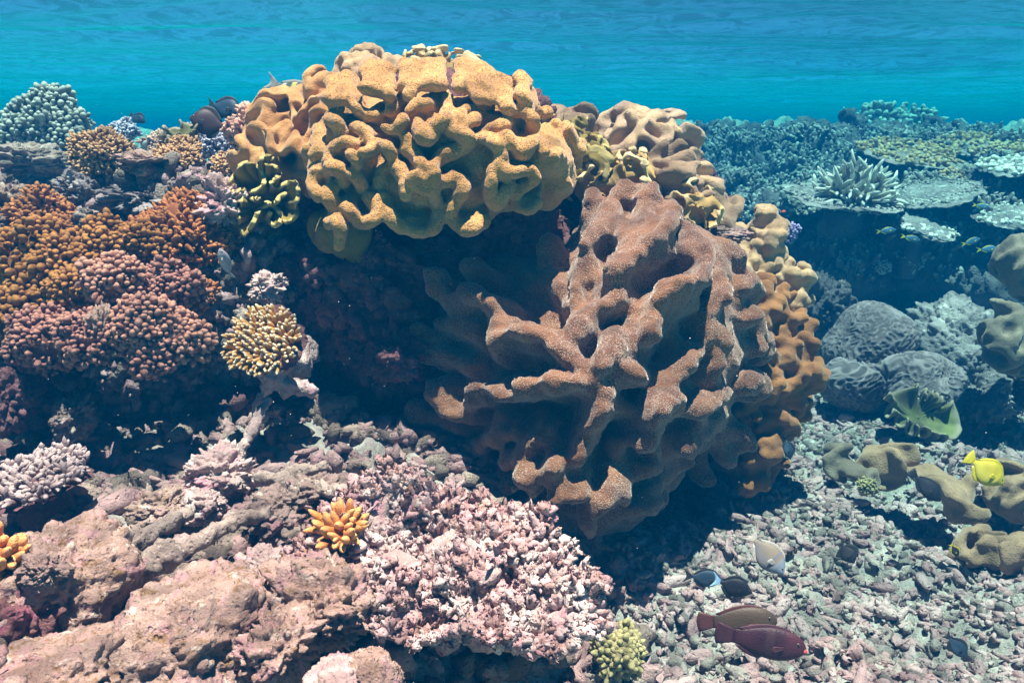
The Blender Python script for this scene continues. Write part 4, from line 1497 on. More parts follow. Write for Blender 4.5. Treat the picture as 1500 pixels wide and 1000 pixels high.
boulder("white and pink crusted rock left of the olive frilled coral", 328, 300, 2.28, 34, 0.08, 34, 'rock_pink', 217, group="rocks on the left reef", amp=0.25, knob=0.15)
boulder("grey pitted rock above the orange bush", 215, 292, 2.5, 62, 0.12, 24, 'rock_blue', 218, group="rocks on the left reef", amp=0.25, knob=0.16)
boulder("grey pitted rock under the round brown dome", 130, 288, 2.55, 44, 0.1, 28, 'rock_blue', 219, group="rocks on the left reef", amp=0.25, knob=0.16)
boulder("pale rock at the left edge above the dark rusty bush", 12, 300, 2.5, 42, 0.1, 36, 'rock_pale', 220, group="rocks on the left reef")
boulder("cream topped rock at the left edge of the reef top", 30, 240, 2.9, 58, 0.16, 26, 'rock_pale', 221, group="rocks on the left reef")
boulder("pale knobby rock beside the round brown dome, on its left", 82, 228, 3.0, 30, 0.12, 24, 'rock_blue', 222, group="rocks on the left reef")
boulder("white rock below the low brown cushion", 218, 238, 2.85, 34, 0.12, 14, 'rock_pale', 223, group="rocks on the left reef")
boulder("upright white stub beside the grey pitted rock", 217, 262, 2.6, 9, 0.03, 22, 'rock_pale', 224, group="rocks on the left reef")
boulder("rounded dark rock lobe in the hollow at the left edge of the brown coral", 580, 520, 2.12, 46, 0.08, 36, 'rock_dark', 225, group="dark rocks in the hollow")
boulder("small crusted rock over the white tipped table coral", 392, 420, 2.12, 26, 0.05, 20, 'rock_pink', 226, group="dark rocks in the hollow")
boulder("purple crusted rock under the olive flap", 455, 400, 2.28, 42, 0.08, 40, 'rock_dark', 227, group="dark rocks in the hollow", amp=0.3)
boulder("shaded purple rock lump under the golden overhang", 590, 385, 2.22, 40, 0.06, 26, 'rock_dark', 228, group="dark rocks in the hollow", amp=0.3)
boulder("flat dark ledge stone jutting out at the right of the coral head", 1050, 343, 2.42, 40, 0.08, 11, 'rock', 229, group="dark rocks in the hollow")


def dead_branch(label, pts, mat, seed):
    """pts: (px, py, depth, radius_px)"""
    P = [at(a, b, d - 0.05) for a, b, d, r in pts]
    R = [r * mpp(d) for a, b, d, r in pts]
    fd = Field(np.min(P, 0) - 0.08, np.max(P, 0) + 0.08, 0.0055)
    for i in range(len(P) - 1):
        fd.cone(P[i], P[i + 1], R[i], R[i + 1], 0.012)
    V, Q = fd.mesh()
    V = V + vnormals(V, Q) * (0.0045 * fbm(V, seed, 0.06, 4, 0.6, 'b'))[:, None]
    return tag(mk("dead_branch", V, Q, M[mat]), label, "dead coral", "dead coral branches on the left slope")


dead_branch("long grey dead coral branch slanting up to the right, forked at its lower end",
            [(205, 840, 1.42, 17), (240, 805, 1.43, 14), (232, 822, 1.42, 15), (250, 818, 1.43, 13), (290, 795, 1.47, 12), (340, 765, 1.52, 11), (392, 752, 1.57, 9)], 'branch', 231)
dead_branch("short thick dead branch lying left of the forked one", [(160, 812, 1.46, 14), (200, 790, 1.48, 14), (250, 765, 1.53, 10), (282, 748, 1.58, 7)], 'branch', 232)
dead_branch("pink crusted dead stick rising into the dark hollow", [(352, 662, 1.9, 7), (372, 622, 1.95, 7), (392, 585, 2.0, 6)], 'rock_pink', 233)
dead_branch("grey dead branch end poking out toward the dark hollow", [(420, 695, 1.7, 9), (450, 690, 1.7, 9), (470, 686, 1.7, 8)], 'branch', 234)
dead_branch("knotted dead branch behind the orange finger coral", [(380, 700, 1.7, 10), (410, 705, 1.68, 13), (440, 722, 1.66, 10), (455, 712, 1.66, 9), (500, 722, 1.6, 9), (545, 718, 1.58, 7)], 'branch', 235)
dead_branch("thin dead stick under the long forked branch", [(255, 800, 1.5, 8), (300, 782, 1.53, 7), (335, 770, 1.56, 6)], 'rock_pink', 236)

# rubble: what nobody could count, plus the larger pieces as things
def rubble(name, n, x0, x1, y0, y1, smin_, smax_, seed, mask=None, sub=2, aspect=1.9, mat='rubble'):
    g = np.random.default_rng(seed)
    x = g.uniform(x0, x1, n)
    y = g.uniform(y0, y1, n)
    if mask is not None:
        k = mask(x, y)
        x, y = x[k], y[k]
    n = len(x)
    r = smin_ + (smax_ - smin_) * g.random(n) ** 2.2
    z = bed_h(x, y) + r * g.uniform(0.1, 0.75, n)
    a = g.uniform(0, 6.28, n)
    D = unit(np.stack([np.cos(a), np.sin(a), g.normal(size=n) * 0.22], -1))
    V, Fa, idn = blobs(np.stack([x, y, z], -1), D, r * g.uniform(0.7, 1.0, n), r * g.uniform(0.8, 1.2, n), r * (0.9 + aspect * g.random(n) ** 2), sub, seed, 0.42)
    V = V + 0.0012 * g.normal(size=V.shape)
    # broken sticks of branching coral among the lumps
    m = n // 7
    k = g.choice(n, m, replace=False)
    a = g.uniform(0, 6.28, m)
    Ds = unit(np.stack([np.cos(a), np.sin(a), g.normal(size=m) * 0.12], -1))
    L = r[k] * g.uniform(2.0, 4.5, m) + 0.012
    B = np.stack([x[k], y[k], z[k] + r[k] * 0.5], -1) - Ds * L[:, None] * 0.5
    V2, Q2, tp2, id2 = fingers(B, Ds, L, 0.0035 + r[k] * 0.25, 0.0028 + r[k] * 0.2, 7, 0.22, seed + 1, 0.16)
    return mk(name, np.concatenate([V, V2]), [Fa, Q2 + len(V)], M[mat], None, {"tone": np.concatenate([g.random(n)[idn], g.uniform(0.3, 1.0, m)[id2]])})


tag(rubble("coral_rubble", 34000, 0.1, 2.9, 0.95, 4.4, 0.004, 0.016, 301, lambda x, y: x > 0.12 + 0.05 * np.sin(5 * y)), kind='stuff')
tag(rubble("coral_gravel", 5200, -1.5, 0.28, 0.75, 2.3, 0.005, 0.024, 302, mat="gravel"), kind='stuff')
g = np.random.default_rng(303)
proto = []
for k in range(6):
    V0, F0 = ico(4)
    s_ = 1 + 0.3 * fbm(V0, 310 + k, 1.5, 3) + 0.10 * fbm(V0, 320 + k, 0.5, 3, 0.6, 'b')
    o = mk("rubble_piece", V0 * s_[:, None] * np.array([1.7, 1.0, 0.75]), F0, M['rubble'], None, {"tone": np.full(len(V0), 0.15 + 0.13 * k)}, origin=(0, 0, 0))
    proto.append(o)
spots = []
for k in range(400):
    x, y = g.uniform(0.25, 1.9), g.uniform(1.15, 3.3)
    if all((x - a) ** 2 + (y - b) ** 2 > 0.13 ** 2 for a, b in spots):
        spots.append((x, y))
    if len(spots) >= 70:
        break
for i, (x, y) in enumerate(spots):
    o = proto[i] if i < 6 else proto[i % 6].copy()
    if i >= 6:
        COL.objects.link(o)
    r = g.uniform(0.010, 0.019)
    o.scale = (r, r, r)
    o.location = (x, y, float(bed_h(np.array([x]), np.array([y]))[0]) + r * 0.35)
    o.rotation_euler = (g.normal() * 0.2, g.normal() * 0.2, g.uniform(0, 6.28))
    tag(o, "larger bleached coral fragment lying among the rubble on the right hand floor", "coral fragment", "larger pieces of coral rubble")

# small corals by the dead table
branchy("yellow grey knobby coral at the right foot of the dead table coral", 905, 955, 1.46, 40, 120, 26, 6.5, 'green_knob', 151, axis=(0.2, -0.5, 0.8), fork=1, group="small corals around the dead table coral")
boulder("salmon pink honeycomb coral mound cut by the bottom edge of the picture", 490, 1000, 1.12, 44, 0.05, 26, 'salmon' if 'salmon' in M else 'rock_pink', 241, group="small corals around the dead table coral", cat="coral", amp=0.08, knob=0.05, fine=0.02)
boulder("pale salmon coral lump at the bottom edge, right of the honeycomb mound", 540, 995, 1.14, 44, 0.05, 36, 'rock_pale', 242, group="small corals around the dead table coral", cat="coral", amp=0.15, knob=0.05)

# ------------------------------------------------------------------ far reef on the right
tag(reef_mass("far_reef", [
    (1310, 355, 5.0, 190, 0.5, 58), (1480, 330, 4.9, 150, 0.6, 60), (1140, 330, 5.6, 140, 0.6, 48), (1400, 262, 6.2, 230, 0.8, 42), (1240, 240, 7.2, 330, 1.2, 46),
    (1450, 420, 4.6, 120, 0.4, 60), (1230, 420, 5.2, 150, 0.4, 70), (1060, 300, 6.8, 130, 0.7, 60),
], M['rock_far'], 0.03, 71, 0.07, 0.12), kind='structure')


def far_field(name, n, px0, px1, d0, d1, seed, k_=1.0):
    """dense small coral growth over the distant reef: knobs and short fingers no one could count"""
    g = np.random.default_rng(seed)
    dg = bpy.context.evaluated_depsgraph_get()
    B, N_ = [], []
    for k in range(n * 2):
        px = g.uniform(px0, px1)
        d = g.uniform(d0 ** 0.7, d1 ** 0.7) ** (1 / 0.7)
        p = at(px, 300, d)
        hit, loc, nor, idx, ob, _m = SC.ray_cast(dg, (p[0], p[1], 0.3), (0, 0, -1))
        if hit and ob.name.startswith(("far_reef", "sea_bed", "reef_wall")) and loc[2] < 0.05:
            B.append(loc[:])
            N_.append(nor[:])
        if len(B) >= n:
            break
    B, N_ = np.array(B), np.array(N_)
    n = len(B)
    # each clump: a handful of fingers
    m = 9
    Bc = np.repeat(B, m, 0) + g.normal(size=(n * m, 3)) * np.array([0.05, 0.05, 0.012])
    D = unit(np.repeat(N_, m, 0) + g.normal(size=(n * m, 3)) * 0.6 + np.array([0, 0, 0.5]))
    sz = np.repeat(g.uniform(0.5, 1.4, n), m)
    V, Q, tp, idn = fingers(Bc - D * 0.02, D, 0.07 * k_ * sz * g.uniform(0.6, 1.2, n * m), 0.020 * k_ * sz, 0.014 * k_ * sz, 6, 0.3, seed, 0.15)
    return mk(name, V, Q, M['far_growth'], None, {"tip": tp, "rnd": np.repeat(g.random(n), m)[idn]})


bpy.context.view_layer.update()
tag(far_field("coral_growth", 8500, 560, 1980, 4.3, 9.5, 401, 0.7), kind='stuff')
tag(far_field("coral_growth", 900, -120, 420, 3.2, 6.0, 402, 0.5), kind='stuff')


def crust(name, n, x0, x1, y0, y1, on, seed, rmin, rmax, mat='crust'):
    """crusts, turf lumps and broken bits that cling to the reef rock, cast along the view and from above"""
    g = np.random.default_rng(seed)
    dg = bpy.context.evaluated_depsgraph_get()
    B, N_ = [], []
    for k in range(n * 3):
        r = at(g.uniform(x0, x1), g.uniform(y0, y1), 1.0)
        hit, loc, nor, idx, ob, _m = SC.ray_cast(dg, tuple(r * 0.6), tuple(r))
        if hit and ob.name.startswith(on):
            B.append(loc[:])
            N_.append(nor[:])
        if len(B) >= n:
            break
    B, N_ = np.array(B), np.array(N_)
    n = len(B)
    r = rmin + (rmax - rmin) * g.random(n) ** 2
    D = unit(N_ + 0.5 * g.normal(size=(n, 3)))
    V, Fa, idn = blobs(B, D, r * g.uniform(0.7, 1.3, n), r * g.uniform(0.7, 1.3, n), r * g.uniform(0.6, 1.5, n), 2, seed, 0.42)
    V = V + 0.0012 * g.normal(size=V.shape)
    return mk(name, V, Fa, M[mat], None, {"tone": g.random(n)[idn]})


M['crust'] = rock_mat("reef_crust", (0.24, 0.19, 0.16), (0.42, 0.35, 0.30), pink=(0.40, 0.22, 0.26), white=(0.70, 0.62, 0.55), wh=0.7, al=0.7, pk=0.15, sc=1.5, bump=1.0, attr="tone")
tag(crust("reef_crust", 5200, -60, 720, 160, 800, ("reef_wall",), 411, 0.004, 0.020), kind='stuff')
M['crust_shade_dark'] = rock_mat("reef_crust_shade_dark", (0.15, 0.07, 0.08), (0.25, 0.13, 0.13), pink=(0.34, 0.15, 0.20), white=(0.42, 0.33, 0.31), wh=0.3, pk=0.4, sc=1.5, bump=1.0)  # darker copy of the crust, painting in the shade below the overhangs
tag(crust("reef_crust", 3800, -60, 760, 300, 800, ("reef_pillar", "reef_slope"), 412, 0.004, 0.026, 'crust_shade_dark'), kind='stuff')


def far_table(label, px, py, d, ru, rv, tilt, mat, seed, n=150, tip='cream_finger', knobs=True, fr=5.0, fl=14):
    m = mpp(d)
    c = at(px, py, d)
    ax = unit(np.array([tilt[0], tilt[1], 1.0]))
    t = empty("table_coral", c - np.array([0, 0, 0.15]), label, "coral", "table corals on the far reef")
    table_plate("plate", c, ax, ru * m, rv * m, 0.03, M[mat], seed, t, 0.03)
    if knobs:
        P, dr, r = plate_points(c, ax, ru * m * 0.97, rv * m * 0.97, n, seed, 0.03, 0.8, 0.8)
        V, Q, tp, idn = fingers(P, dr, fl * m * (0.6 + 0.6 * np.random.default_rng(seed).random(n)), fr * m, fr * m * 0.7, 6, 0.3, seed, 0.12)
        mk("branchlets", V, Q, M[tip], t, {"tip": tp, "rnd": np.random.default_rng(seed).random(n)[idn]})
    V, Q, tp, idn = fingers(np.array([c - np.array([0, -0.1, 0.30])]), np.array([[0, -0.2, 1.0]]), [0.28], [ru * m * 0.22], [ru * m * 0.3], 14, 0.15, seed, 0.2)
    mk("stalk", V, Q, M['rock_far'], t)
    return t


far_table("wide pale coral shelf carrying the white staghorn coral, at the right", 1238, 293, 4.5, 100, 75, (0.05, -0.12), 'rock_blue', 81, 260, 'far_growth', True, 3.2, 6)
far_table("narrow pale shelf sloping up to the right of the staghorn coral", 1360, 285, 4.6, 76, 60, (-0.25, -0.1), 'rock_blue', 82, 420, 'far_growth', True, 3.2, 6)
far_table("brown table coral high on the far reef, above the staghorn coral", 1330, 226, 5.6, 70, 70, (0.05, -0.25), 'rock', 83, 220, 'brown_finger', True, 4, 10)
far_table("brown table coral at the right edge high on the far reef", 1440, 215, 5.8, 66, 66, (-0.05, -0.2), 'rock', 84, 200, 'brown_finger', True, 4, 10)
far_table("yellowish table coral at the right, between the pale shelf and the edge", 1432, 268, 4.9, 48, 52, (-0.1, -0.3), 'rock', 85, 160, 'brown_finger', True, 4, 12)
far_table("white topped shelf coral at the right edge, below the yellowish table", 1490, 245, 4.7, 50, 50, (-0.1, -0.2), 'rock_blue', 86, 120, 'cream_finger', True, 5, 9)
far_table("small pale shelf under the wide one, over the dark recess", 1350, 330, 4.35, 52, 44, (0.1, -0.3), 'rock_blue', 87, 90, 'cream_finger', True, 4, 7)
far_table("pale shelf coral at the right edge above the blue fish", 1478, 318, 4.3, 44, 46, (-0.1, -0.25), 'rock_blue', 88, 90, 'cream_finger', True, 4, 8)

o = finger_coral("staghorn_coral", at(1255, 288, 4.4), 62 * mpp(4.4), (0.02, -0.3, 0.95), 70, 46 * mpp(4.4), 3.6 * mpp(4.4), 2.6 * mpp(4.4), M['cream_finger'], 161, 0.1, 0.85, 0.25, 7, None, 1, False, 0.18)
tag(o, "whitish staghorn coral with long spread fingers standing on the pale shelf", "coral")
for lab, px, py, d, rp, mt, sd in (
        ("small pale coral head in the dark recess, below the small pale shelf", 1333, 380, 4.5, 20, 'cream_finger', 171),
        ("small grey coral head left in the dark recess", 1245, 388, 4.5, 17, 'grey_knob', 172),
        ("tiny pale coral tuft between the two heads in the recess", 1292, 392, 4.5, 13, 'cream_finger', 173),
        ("teal coral mound left on the far reef, beside the coral head", 1070, 215, 7.0, 30, 'grey_knob', 174),
        ("grey coral mound on the skyline of the far reef", 1290, 190, 8.0, 40, 'grey_knob', 175),
        ("second grey coral mound on the skyline, farther right", 1345, 188, 8.2, 34, 'grey_knob', 176)):
    branchy(lab, px, py, d, rp, 90, rp * 0.45, rp * 0.13, mt, sd, group="small corals on the far reef")
knob("small purple cauliflower coral right of the mustard column", 1152, 340, 3.6, 18, 3.6, 'purple', 177, 4, group="small corals on the far reef")


# ------------------------------------------------------------------ boulder with brain corals, right middle
def brain(label, px, py, d, rx, ry, rz, seed, wl=0.036):
    c, r = ell(px, py, d, rx, ry, rz)
    V0, F0 = ico(6)
    s_ = 1 + 0.10 * fbm(V0, seed, 1.8, 1)
    V = V0 * s_[:, None] * r
    w3 = 0.02 * np.stack([Waves(seed + 7 + i, 0.15, 8)(V) for i in range(3)], 1)
    n = Waves(seed + 2, wl, 14, 0.15)((V + w3) * np.array([1, 1, 1.0]))
    h = 0.009 * (1 - np.minimum(np.abs(n) * 1.1, 1.0) ** 1.4)
    V = V + V0 * h[:, None]
    return tag(mk("brain_coral", c + V, F0, M['brain'], None, {"tip": np.clip(h / 0.009, 0, 1)}), label, "coral", "brain corals on the right hand boulder")


tb = NT("brain_coral")
_c = tb.mix(tb.ramp(tb.noise(6, 4), 0.35, 0.65), (0.10, 0.08, 0.085), (0.14, 0.115, 0.12))
_c = tb.mix(tb.ramp(tb.attr("tip"), 0.1, 0.9, 0.0, 0.8), _c, (0.25, 0.21, 0.22))
M['brain'] = tb.done(_c, 0.85, tb.bump(tb.noise(120, 4), 0.5, 0.006), 0.15)
brain("grey brain coral dome at the upper left of the right hand boulder", 1268, 498, 3.4, 60, 0.2, 50, 501)
brain("grey brain coral dome lower on the right hand boulder, above the green frilled coral", 1345, 556, 3.2, 64, 0.18, 40, 503)
brain("small brain coral at the foot of the upper dome", 1258, 560, 3.3, 52, 0.15, 42, 505)
boulder("large bluish white rock behind the brain corals", 1405, 505, 3.55, 72, 0.25, 66, 'rock_blue', 511, group="rocks by the brain corals", amp=0.12, knob=0.06, fine=0.02)
boulder("knobby rock below the bluish white one, at the right", 1425, 580, 3.4, 42, 0.2, 42, 'rock_blue', 512, group="rocks by the brain corals", amp=0.16, knob=0.08, fine=0.03)
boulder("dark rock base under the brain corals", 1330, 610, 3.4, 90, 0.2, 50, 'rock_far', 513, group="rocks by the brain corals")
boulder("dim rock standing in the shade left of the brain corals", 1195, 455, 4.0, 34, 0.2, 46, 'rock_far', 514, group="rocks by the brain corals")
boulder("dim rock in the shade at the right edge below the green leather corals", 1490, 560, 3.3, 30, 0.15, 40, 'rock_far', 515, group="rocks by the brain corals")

G2 = "leather corals around the right hand floor"


def L2(label, es, mat, seed, wl=0.13, w=0.018, H=0.034, vox=0.009):
    o = leather("leather_coral", es, M[mat], wl=wl, w=w, H=H, vox=vox, seed=seed, warp=0.02)
    return tag(o, label, "coral", G2)


o = frill("frilled_leather_coral", at(1342, 612, 2.98), 40 * mpp(2.98), (0.05, -0.7, 0.7), M['frill_green'], 37, 13, 0.5, 0.5)
tag(o, "dark green frilled leather coral under the brain corals", "coral", G2)
L2("green grey leather coral at the right edge, level with the brain corals", [(1488, 400, 3.0, 22, 0.1, 34)], 'green_grey', 521)
L2("second green grey leather coral at the right edge, lower and bigger", [(1490, 488, 2.9, 22, 0.1, 46)], 'green_grey', 522)
L2("pale green leather coral on the floor, its left lump by the orange coral", [(1245, 690, 2.62, 24, 0.07, 14)], 'green_grey', 523)
L2("greyish leather coral on the floor, right beside the pale green lump", [(1290, 685, 2.62, 26, 0.08, 17)], 'tan', 524)
L2("long tan leather coral at the right, under the black swimming fish", [(1385, 762, 2.3, 20, 0.05, 9), (1440, 782, 2.25, 23, 0.06, 13)], 'tan', 525, 0.10, 0.015, 0.028, 0.007)
L2("brown leather coral at the right edge, below the yellow fish", [(1485, 740, 2.45, 24, 0.08, 18), (1470, 800, 2.3, 24, 0.07, 17)], 'tan', 526, 0.10, 0.016, 0.03, 0.007)
L2("tan leather coral lowest at the right edge, beside a tiny black fish", [(1500, 822, 2.15, 24, 0.07, 17)], 'tan', 527, 0.1, 0.015, 0.03, 0.007)
L2("small tan leather coral behind the black fish on the right hand floor", [(1358, 700, 2.5, 22, 0.06, 12), (1400, 715, 2.45, 20, 0.06, 10)], 'tan', 528)
branchy("small yellow green coral tuft on the floor beside the grey leather coral", 1270, 712, 2.5, 14, 60, 8, 2.2, 'green_knob', 529, group=G2)


# ------------------------------------------------------------------ fish
def fish_mat(name, back, belly, tail=None, bars=None, head=None, rough=0.5, hz=0.0, soft=0.35):
    """colours run over the fish's own x (1 = snout side) and z; body length is 1 unit in object space"""
    t = NT(name)
    sp = t.n("ShaderNodeSeparateXYZ")
    t.l(t.co, sp.inputs[0])
    x, z = sp.outputs[0], sp.outputs[2]
    zz = t.math('ADD', z, t.math('MULTIPLY', t.math('SUBTRACT', t.noise(9, 5), 0.5), 0.3))
    col = t.mix(t.ramp(zz, hz - soft * 0.3, hz + soft * 0.3), belly, back)
    if tail:
        col = t.mix(t.ramp(x, -0.22, -0.34), col, tail)
    if head:
        col = t.mix(t.ramp(x, 0.22, 0.34), col, head)
    for (x0, wd, c) in bars or ():
        d = t.math('ABSOLUTE', t.math('SUBTRACT', x, x0))
        col = t.mix(t.ramp(d, wd, wd * 0.5), col, c)
    v = t.voro(60)
    return t.done(col, rough, t.bump(v.outputs["Distance"], 0.15, 0.01), 0.25)


PROFS = {
    # station t (0 snout .. 1 tail root), upper height, lower height as a share of the depth
    'oval': ([0, .03, .1, .2, .35, .5, .65, .8, .92, 1], [.02, .16, .40, .72, .98, 1.0, .86, .52, .22, .17], [.02, .12, .32, .60, .90, 1.0, .88, .54, .22, .17]),
    'parrot': ([0, .03, .1, .2, .35, .5, .65, .8, .92, 1], [.10, .42, .68, .88, 1.0, .98, .84, .62, .44, .42], [.10, .34, .58, .80, .96, .98, .86, .64, .44, .42]),
    'slim': ([0, .03, .1, .2, .35, .5, .65, .8, .92, 1], [.03, .24, .50, .78, .98, 1.0, .84, .52, .26, .20], [.03, .22, .46, .74, .98, 1.0, .84, .52, .26, .20]),
}


def fish(label, px, py, d, len_px, ang, depth, prof, mat, finmat, yaw=0.0, group="reef fish in view", tail='fork', dors=0.22, thick=0.38, eye=True, name="reef_fish", beak=None, fins=True, tailmat=None):
    """ang: direction of the head in the picture (degrees, 0 = right, 90 = up). yaw: towards the camera."""
    ts, hu, hl = [np.array(v, float) for v in PROFS[prof]]
    tt = np.linspace(0, 1, 26)
    tt = tt ** 1.15
    U_, L_ = np.interp(tt, ts, hu) * depth / 2, np.interp(tt, ts, hl) * depth / 2
    for _ in range(2):
        U_[1:-1] = (U_[:-2] + 2 * U_[1:-1] + U_[2:]) / 4
        L_[1:-1] = (L_[:-2] + 2 * L_[1:-1] + L_[2:]) / 4
    bl = 0.78                                     # body share of the length
    xs = 0.5 - tt * bl
    wd = thick * depth / 2 * np.interp(tt, [0, .08, .25, .45, .75, 1], [.12, .55, 1, .95, .45, .14])
    k = 18
    th = np.arange(k) / k * 2 * np.pi
    cy_, sz_ = np.cos(th), np.sin(th)
    V = np.stack([np.repeat(xs[:, None], k, 1), wd[:, None] * cy_[None], np.where(sz_[None] > 0, U_[:, None] * sz_[None], L_[:, None] * sz_[None])], -1)
    nS = len(tt)
    i, j = np.meshgrid(np.arange(nS - 1), np.arange(k), indexing='ij')
    q = np.stack([i * k + j, i * k + (j + 1) % k, (i + 1) * k + (j + 1) % k, (i + 1) * k + j], -1).reshape(-1, 4)[:, ::-1]
    Vb = V.reshape(-1, 3)
    Vb = np.concatenate([Vb, [[0.503, 0, 0], [0.5 - bl, 0, 0]]])
    a = nS * k
    jj = np.arange(k)
    tr = np.concatenate([np.stack([np.full(k, a), jj, (jj + 1) % k], -1), np.stack([np.full(k, a + 1), (nS - 1) * k + (jj + 1) % k, (nS - 1) * k + jj], -1)])
    root = empty(name, (0, 0, 0), label, "fish", group)
    mk("body", Vb, [q, tr], M[mat], root)

    def fin(nm, outline, inner, m, th_=0.006, parent=root):
        """blade between two lines of points in the fish's middle plane (or any line pair)"""
        A, B = np.array(inner, float), np.array(outline, float)
        n = len(A)
        g_ = np.linspace(0, 1, 4)[:, None, None]
        P = A[None] * (1 - g_) + B[None] * g_
        off = np.array([0, 1, 0]) * (th_ * (1 - 0.75 * g_))
        Vt = np.concatenate([(P + off).reshape(-1, 3), (P - off).reshape(-1, 3)])
        i, j = np.meshgrid(np.arange(3), np.arange(n - 1), indexing='ij')
        q1 = np.stack([i * n + j, i * n + j + 1, (i + 1) * n + j + 1, (i + 1) * n + j], -1).reshape(-1, 4)
        N2 = 4 * n
        ring = list(range(n)) + [r * n + n - 1 for r in range(1, 4)] + [3 * n + c for c in range(n - 2, -1, -1)] + [r * n for r in range(2, 0, -1)]
        ring = np.array(ring)
        rn = np.roll(ring, -1)
        q2 = np.stack([ring, ring + N2, rn + N2, rn], -1)
        return mk(nm, Vt, np.concatenate([q1, q1[:, ::-1] + N2, q2]), M[m], parent)
    tx = 0.5 - bl
    tz = np.linspace(-1, 1, 11)
    ru = U_[-1]
    if tail == 'fork':
        ox = tx - 0.13 - 0.10 * np.abs(tz) ** 1.5
        oz = tz * max(depth * 0.42, 0.12)
    elif tail == 'lunate':
        ox = tx - 0.10 - 0.14 * np.abs(tz) ** 2
        oz = tz * depth * 0.42
    else:
        ox = tx - 0.20 + 0.03 * np.abs(tz) ** 2
        oz = tz * depth * 0.34
    fin("tail_fin", np.stack([ox, 0 * tz, oz], -1), np.stack([0 * tz + tx + 0.02, 0 * tz, tz * ru * 0.9], -1), tailmat or finmat)
    if fins:
        t2 = np.linspace(0.24, 0.90, 14)
        zb = np.interp(t2, tt, U_)
        s = (t2 - 0.24) / 0.66
        hgt = depth * dors * (np.sin(np.pi * np.clip(s * 0.92 + 0.08, 0, 1)) ** 0.55) * (0.75 + 0.4 * s) * (1 + 0.04 * np.cos(s * 40))
        fin("dorsal_fin", np.stack([0.5 - t2 * bl - 0.05 * s, 0 * t2, zb + hgt], -1), np.stack([0.5 - t2 * bl, 0 * t2, zb * 0.92], -1), finmat)
        t3 = np.linspace(0.55, 0.90, 9)
        zb = np.interp(t3, tt, L_)
        s = (t3 - 0.55) / 0.35
        hgt = depth * dors * (np.sin(np.pi * np.clip(s * 0.9 + 0.1, 0, 1)) ** 0.6)
        fin("anal_fin", np.stack([0.5 - t3 * bl - 0.05, 0 * t3, -zb - hgt], -1), np.stack([0.5 - t3 * bl, 0 * t3, -zb * 0.92], -1), finmat)
        for sd in (-1, 1):
            w0 = np.interp(0.30, tt, wd)
            x0 = 0.5 - 0.30 * bl
            tz5 = np.linspace(-1, 1, 6)
            fin("pectoral_fin", np.stack([x0 - 0.13 - 0.02 * (1 - tz5 ** 2), 0 * tz5 + sd * (w0 + 0.045), -0.05 * depth + tz5 * depth * 0.12 - 0.02], -1),
                np.stack([0 * tz5 + x0, 0 * tz5 + sd * w0 * 0.9, -0.03 * depth + tz5 * depth * 0.04], -1), finmat, 0.003)
    if eye:
        V0, F0 = ico(3)
        er = min(0.020, 0.055 * depth + 0.006)
        for sd in (-1, 1):
            te = 0.13
            w0 = np.interp(te, tt, wd)
            e = mk("eye", V0 * np.array([er, er * 0.5, er]) + np.array([0.5 - te * bl, sd * w0 * 0.86, np.interp(te, tt, U_) * 0.38]), F0, M['eye_ring'], root)
            mk("pupil", V0 * np.array([er * 0.62, er * 0.4, er * 0.62]) + np.array([0.5 - te * bl, sd * (w0 * 0.86 + er * 0.28), np.interp(te, tt, U_) * 0.38]), F0, M['black'], e)
    # pose
    f = math.cos(R_(ang)) * RGT + math.sin(R_(ang)) * UPV
    f = unit(f * math.cos(R_(yaw)) - FWD * math.sin(R_(yaw)))
    up = UPV * abs(math.cos(R_(ang))) + (-math.copysign(1, math.cos(R_(ang)) + 1e-6)) * math.sin(R_(ang)) * RGT
    up = unit(up - f * (up @ f))
    sdv = np.cross(up, f)
    L = len_px * mpp(d)
    c = at(px, py, d)
    Mx = Matrix([[f[i] * L, sdv[i] * L, up[i] * L, c[i]] for i in range(3)] + [[0, 0, 0, 1]])
    root.matrix_world = Mx
    return root


M['black'] = plain_mat("pupil_black", (0.01, 0.01, 0.012), (0.012, 0.012, 0.015), 30, 0.2, 0.0, 0.5)
M['eye_ring'] = plain_mat("eye_ring", (0.10, 0.08, 0.05), (0.08, 0.06, 0.04), 30, 0.3, 0.0, 0.5)
M['f_yellow'] = fish_mat("fish_yellow", (0.50, 0.38, 0.02), (0.58, 0.46, 0.06), None, [(0.36, 0.06, (0.42, 0.34, 0.05))])
M['f_yfin'] = plain_mat("fin_yellow", (0.58, 0.45, 0.02), (0.46, 0.35, 0.02), 20)
M['f_black'] = fish_mat("fish_black", (0.018, 0.018, 0.025), (0.028, 0.026, 0.032))
M['f_bfin'] = plain_mat("fin_black", (0.018, 0.018, 0.024), (0.03, 0.03, 0.035), 20)
M['f_navy'] = fish_mat("fish_navy", (0.02, 0.04, 0.07), (0.04, 0.07, 0.11))
M['f_bluefin'] = plain_mat("fin_pale_blue", (0.22, 0.42, 0.62), (0.30, 0.50, 0.68), 20)
M['f_surgeon'] = fish_mat("fish_surgeon", (0.22, 0.165, 0.125), (0.19, 0.17, 0.175), (0.24, 0.17, 0.11), [(0.17, 0.028, (0.16, 0.15, 0.2))], (0.22, 0.25, 0.33))
M['f_sfin'] = plain_mat("fin_tan", (0.45, 0.38, 0.32), (0.35, 0.32, 0.32), 20)
M['f_olive'] = fish_mat("fish_olive", (0.075, 0.05, 0.035), (0.10, 0.062, 0.04), (0.09, 0.03, 0.025))  # body colour darkened for the shade it swims in
M['f_ofin'] = plain_mat("fin_dull_red", (0.10, 0.03, 0.028), (0.08, 0.028, 0.025), 20)
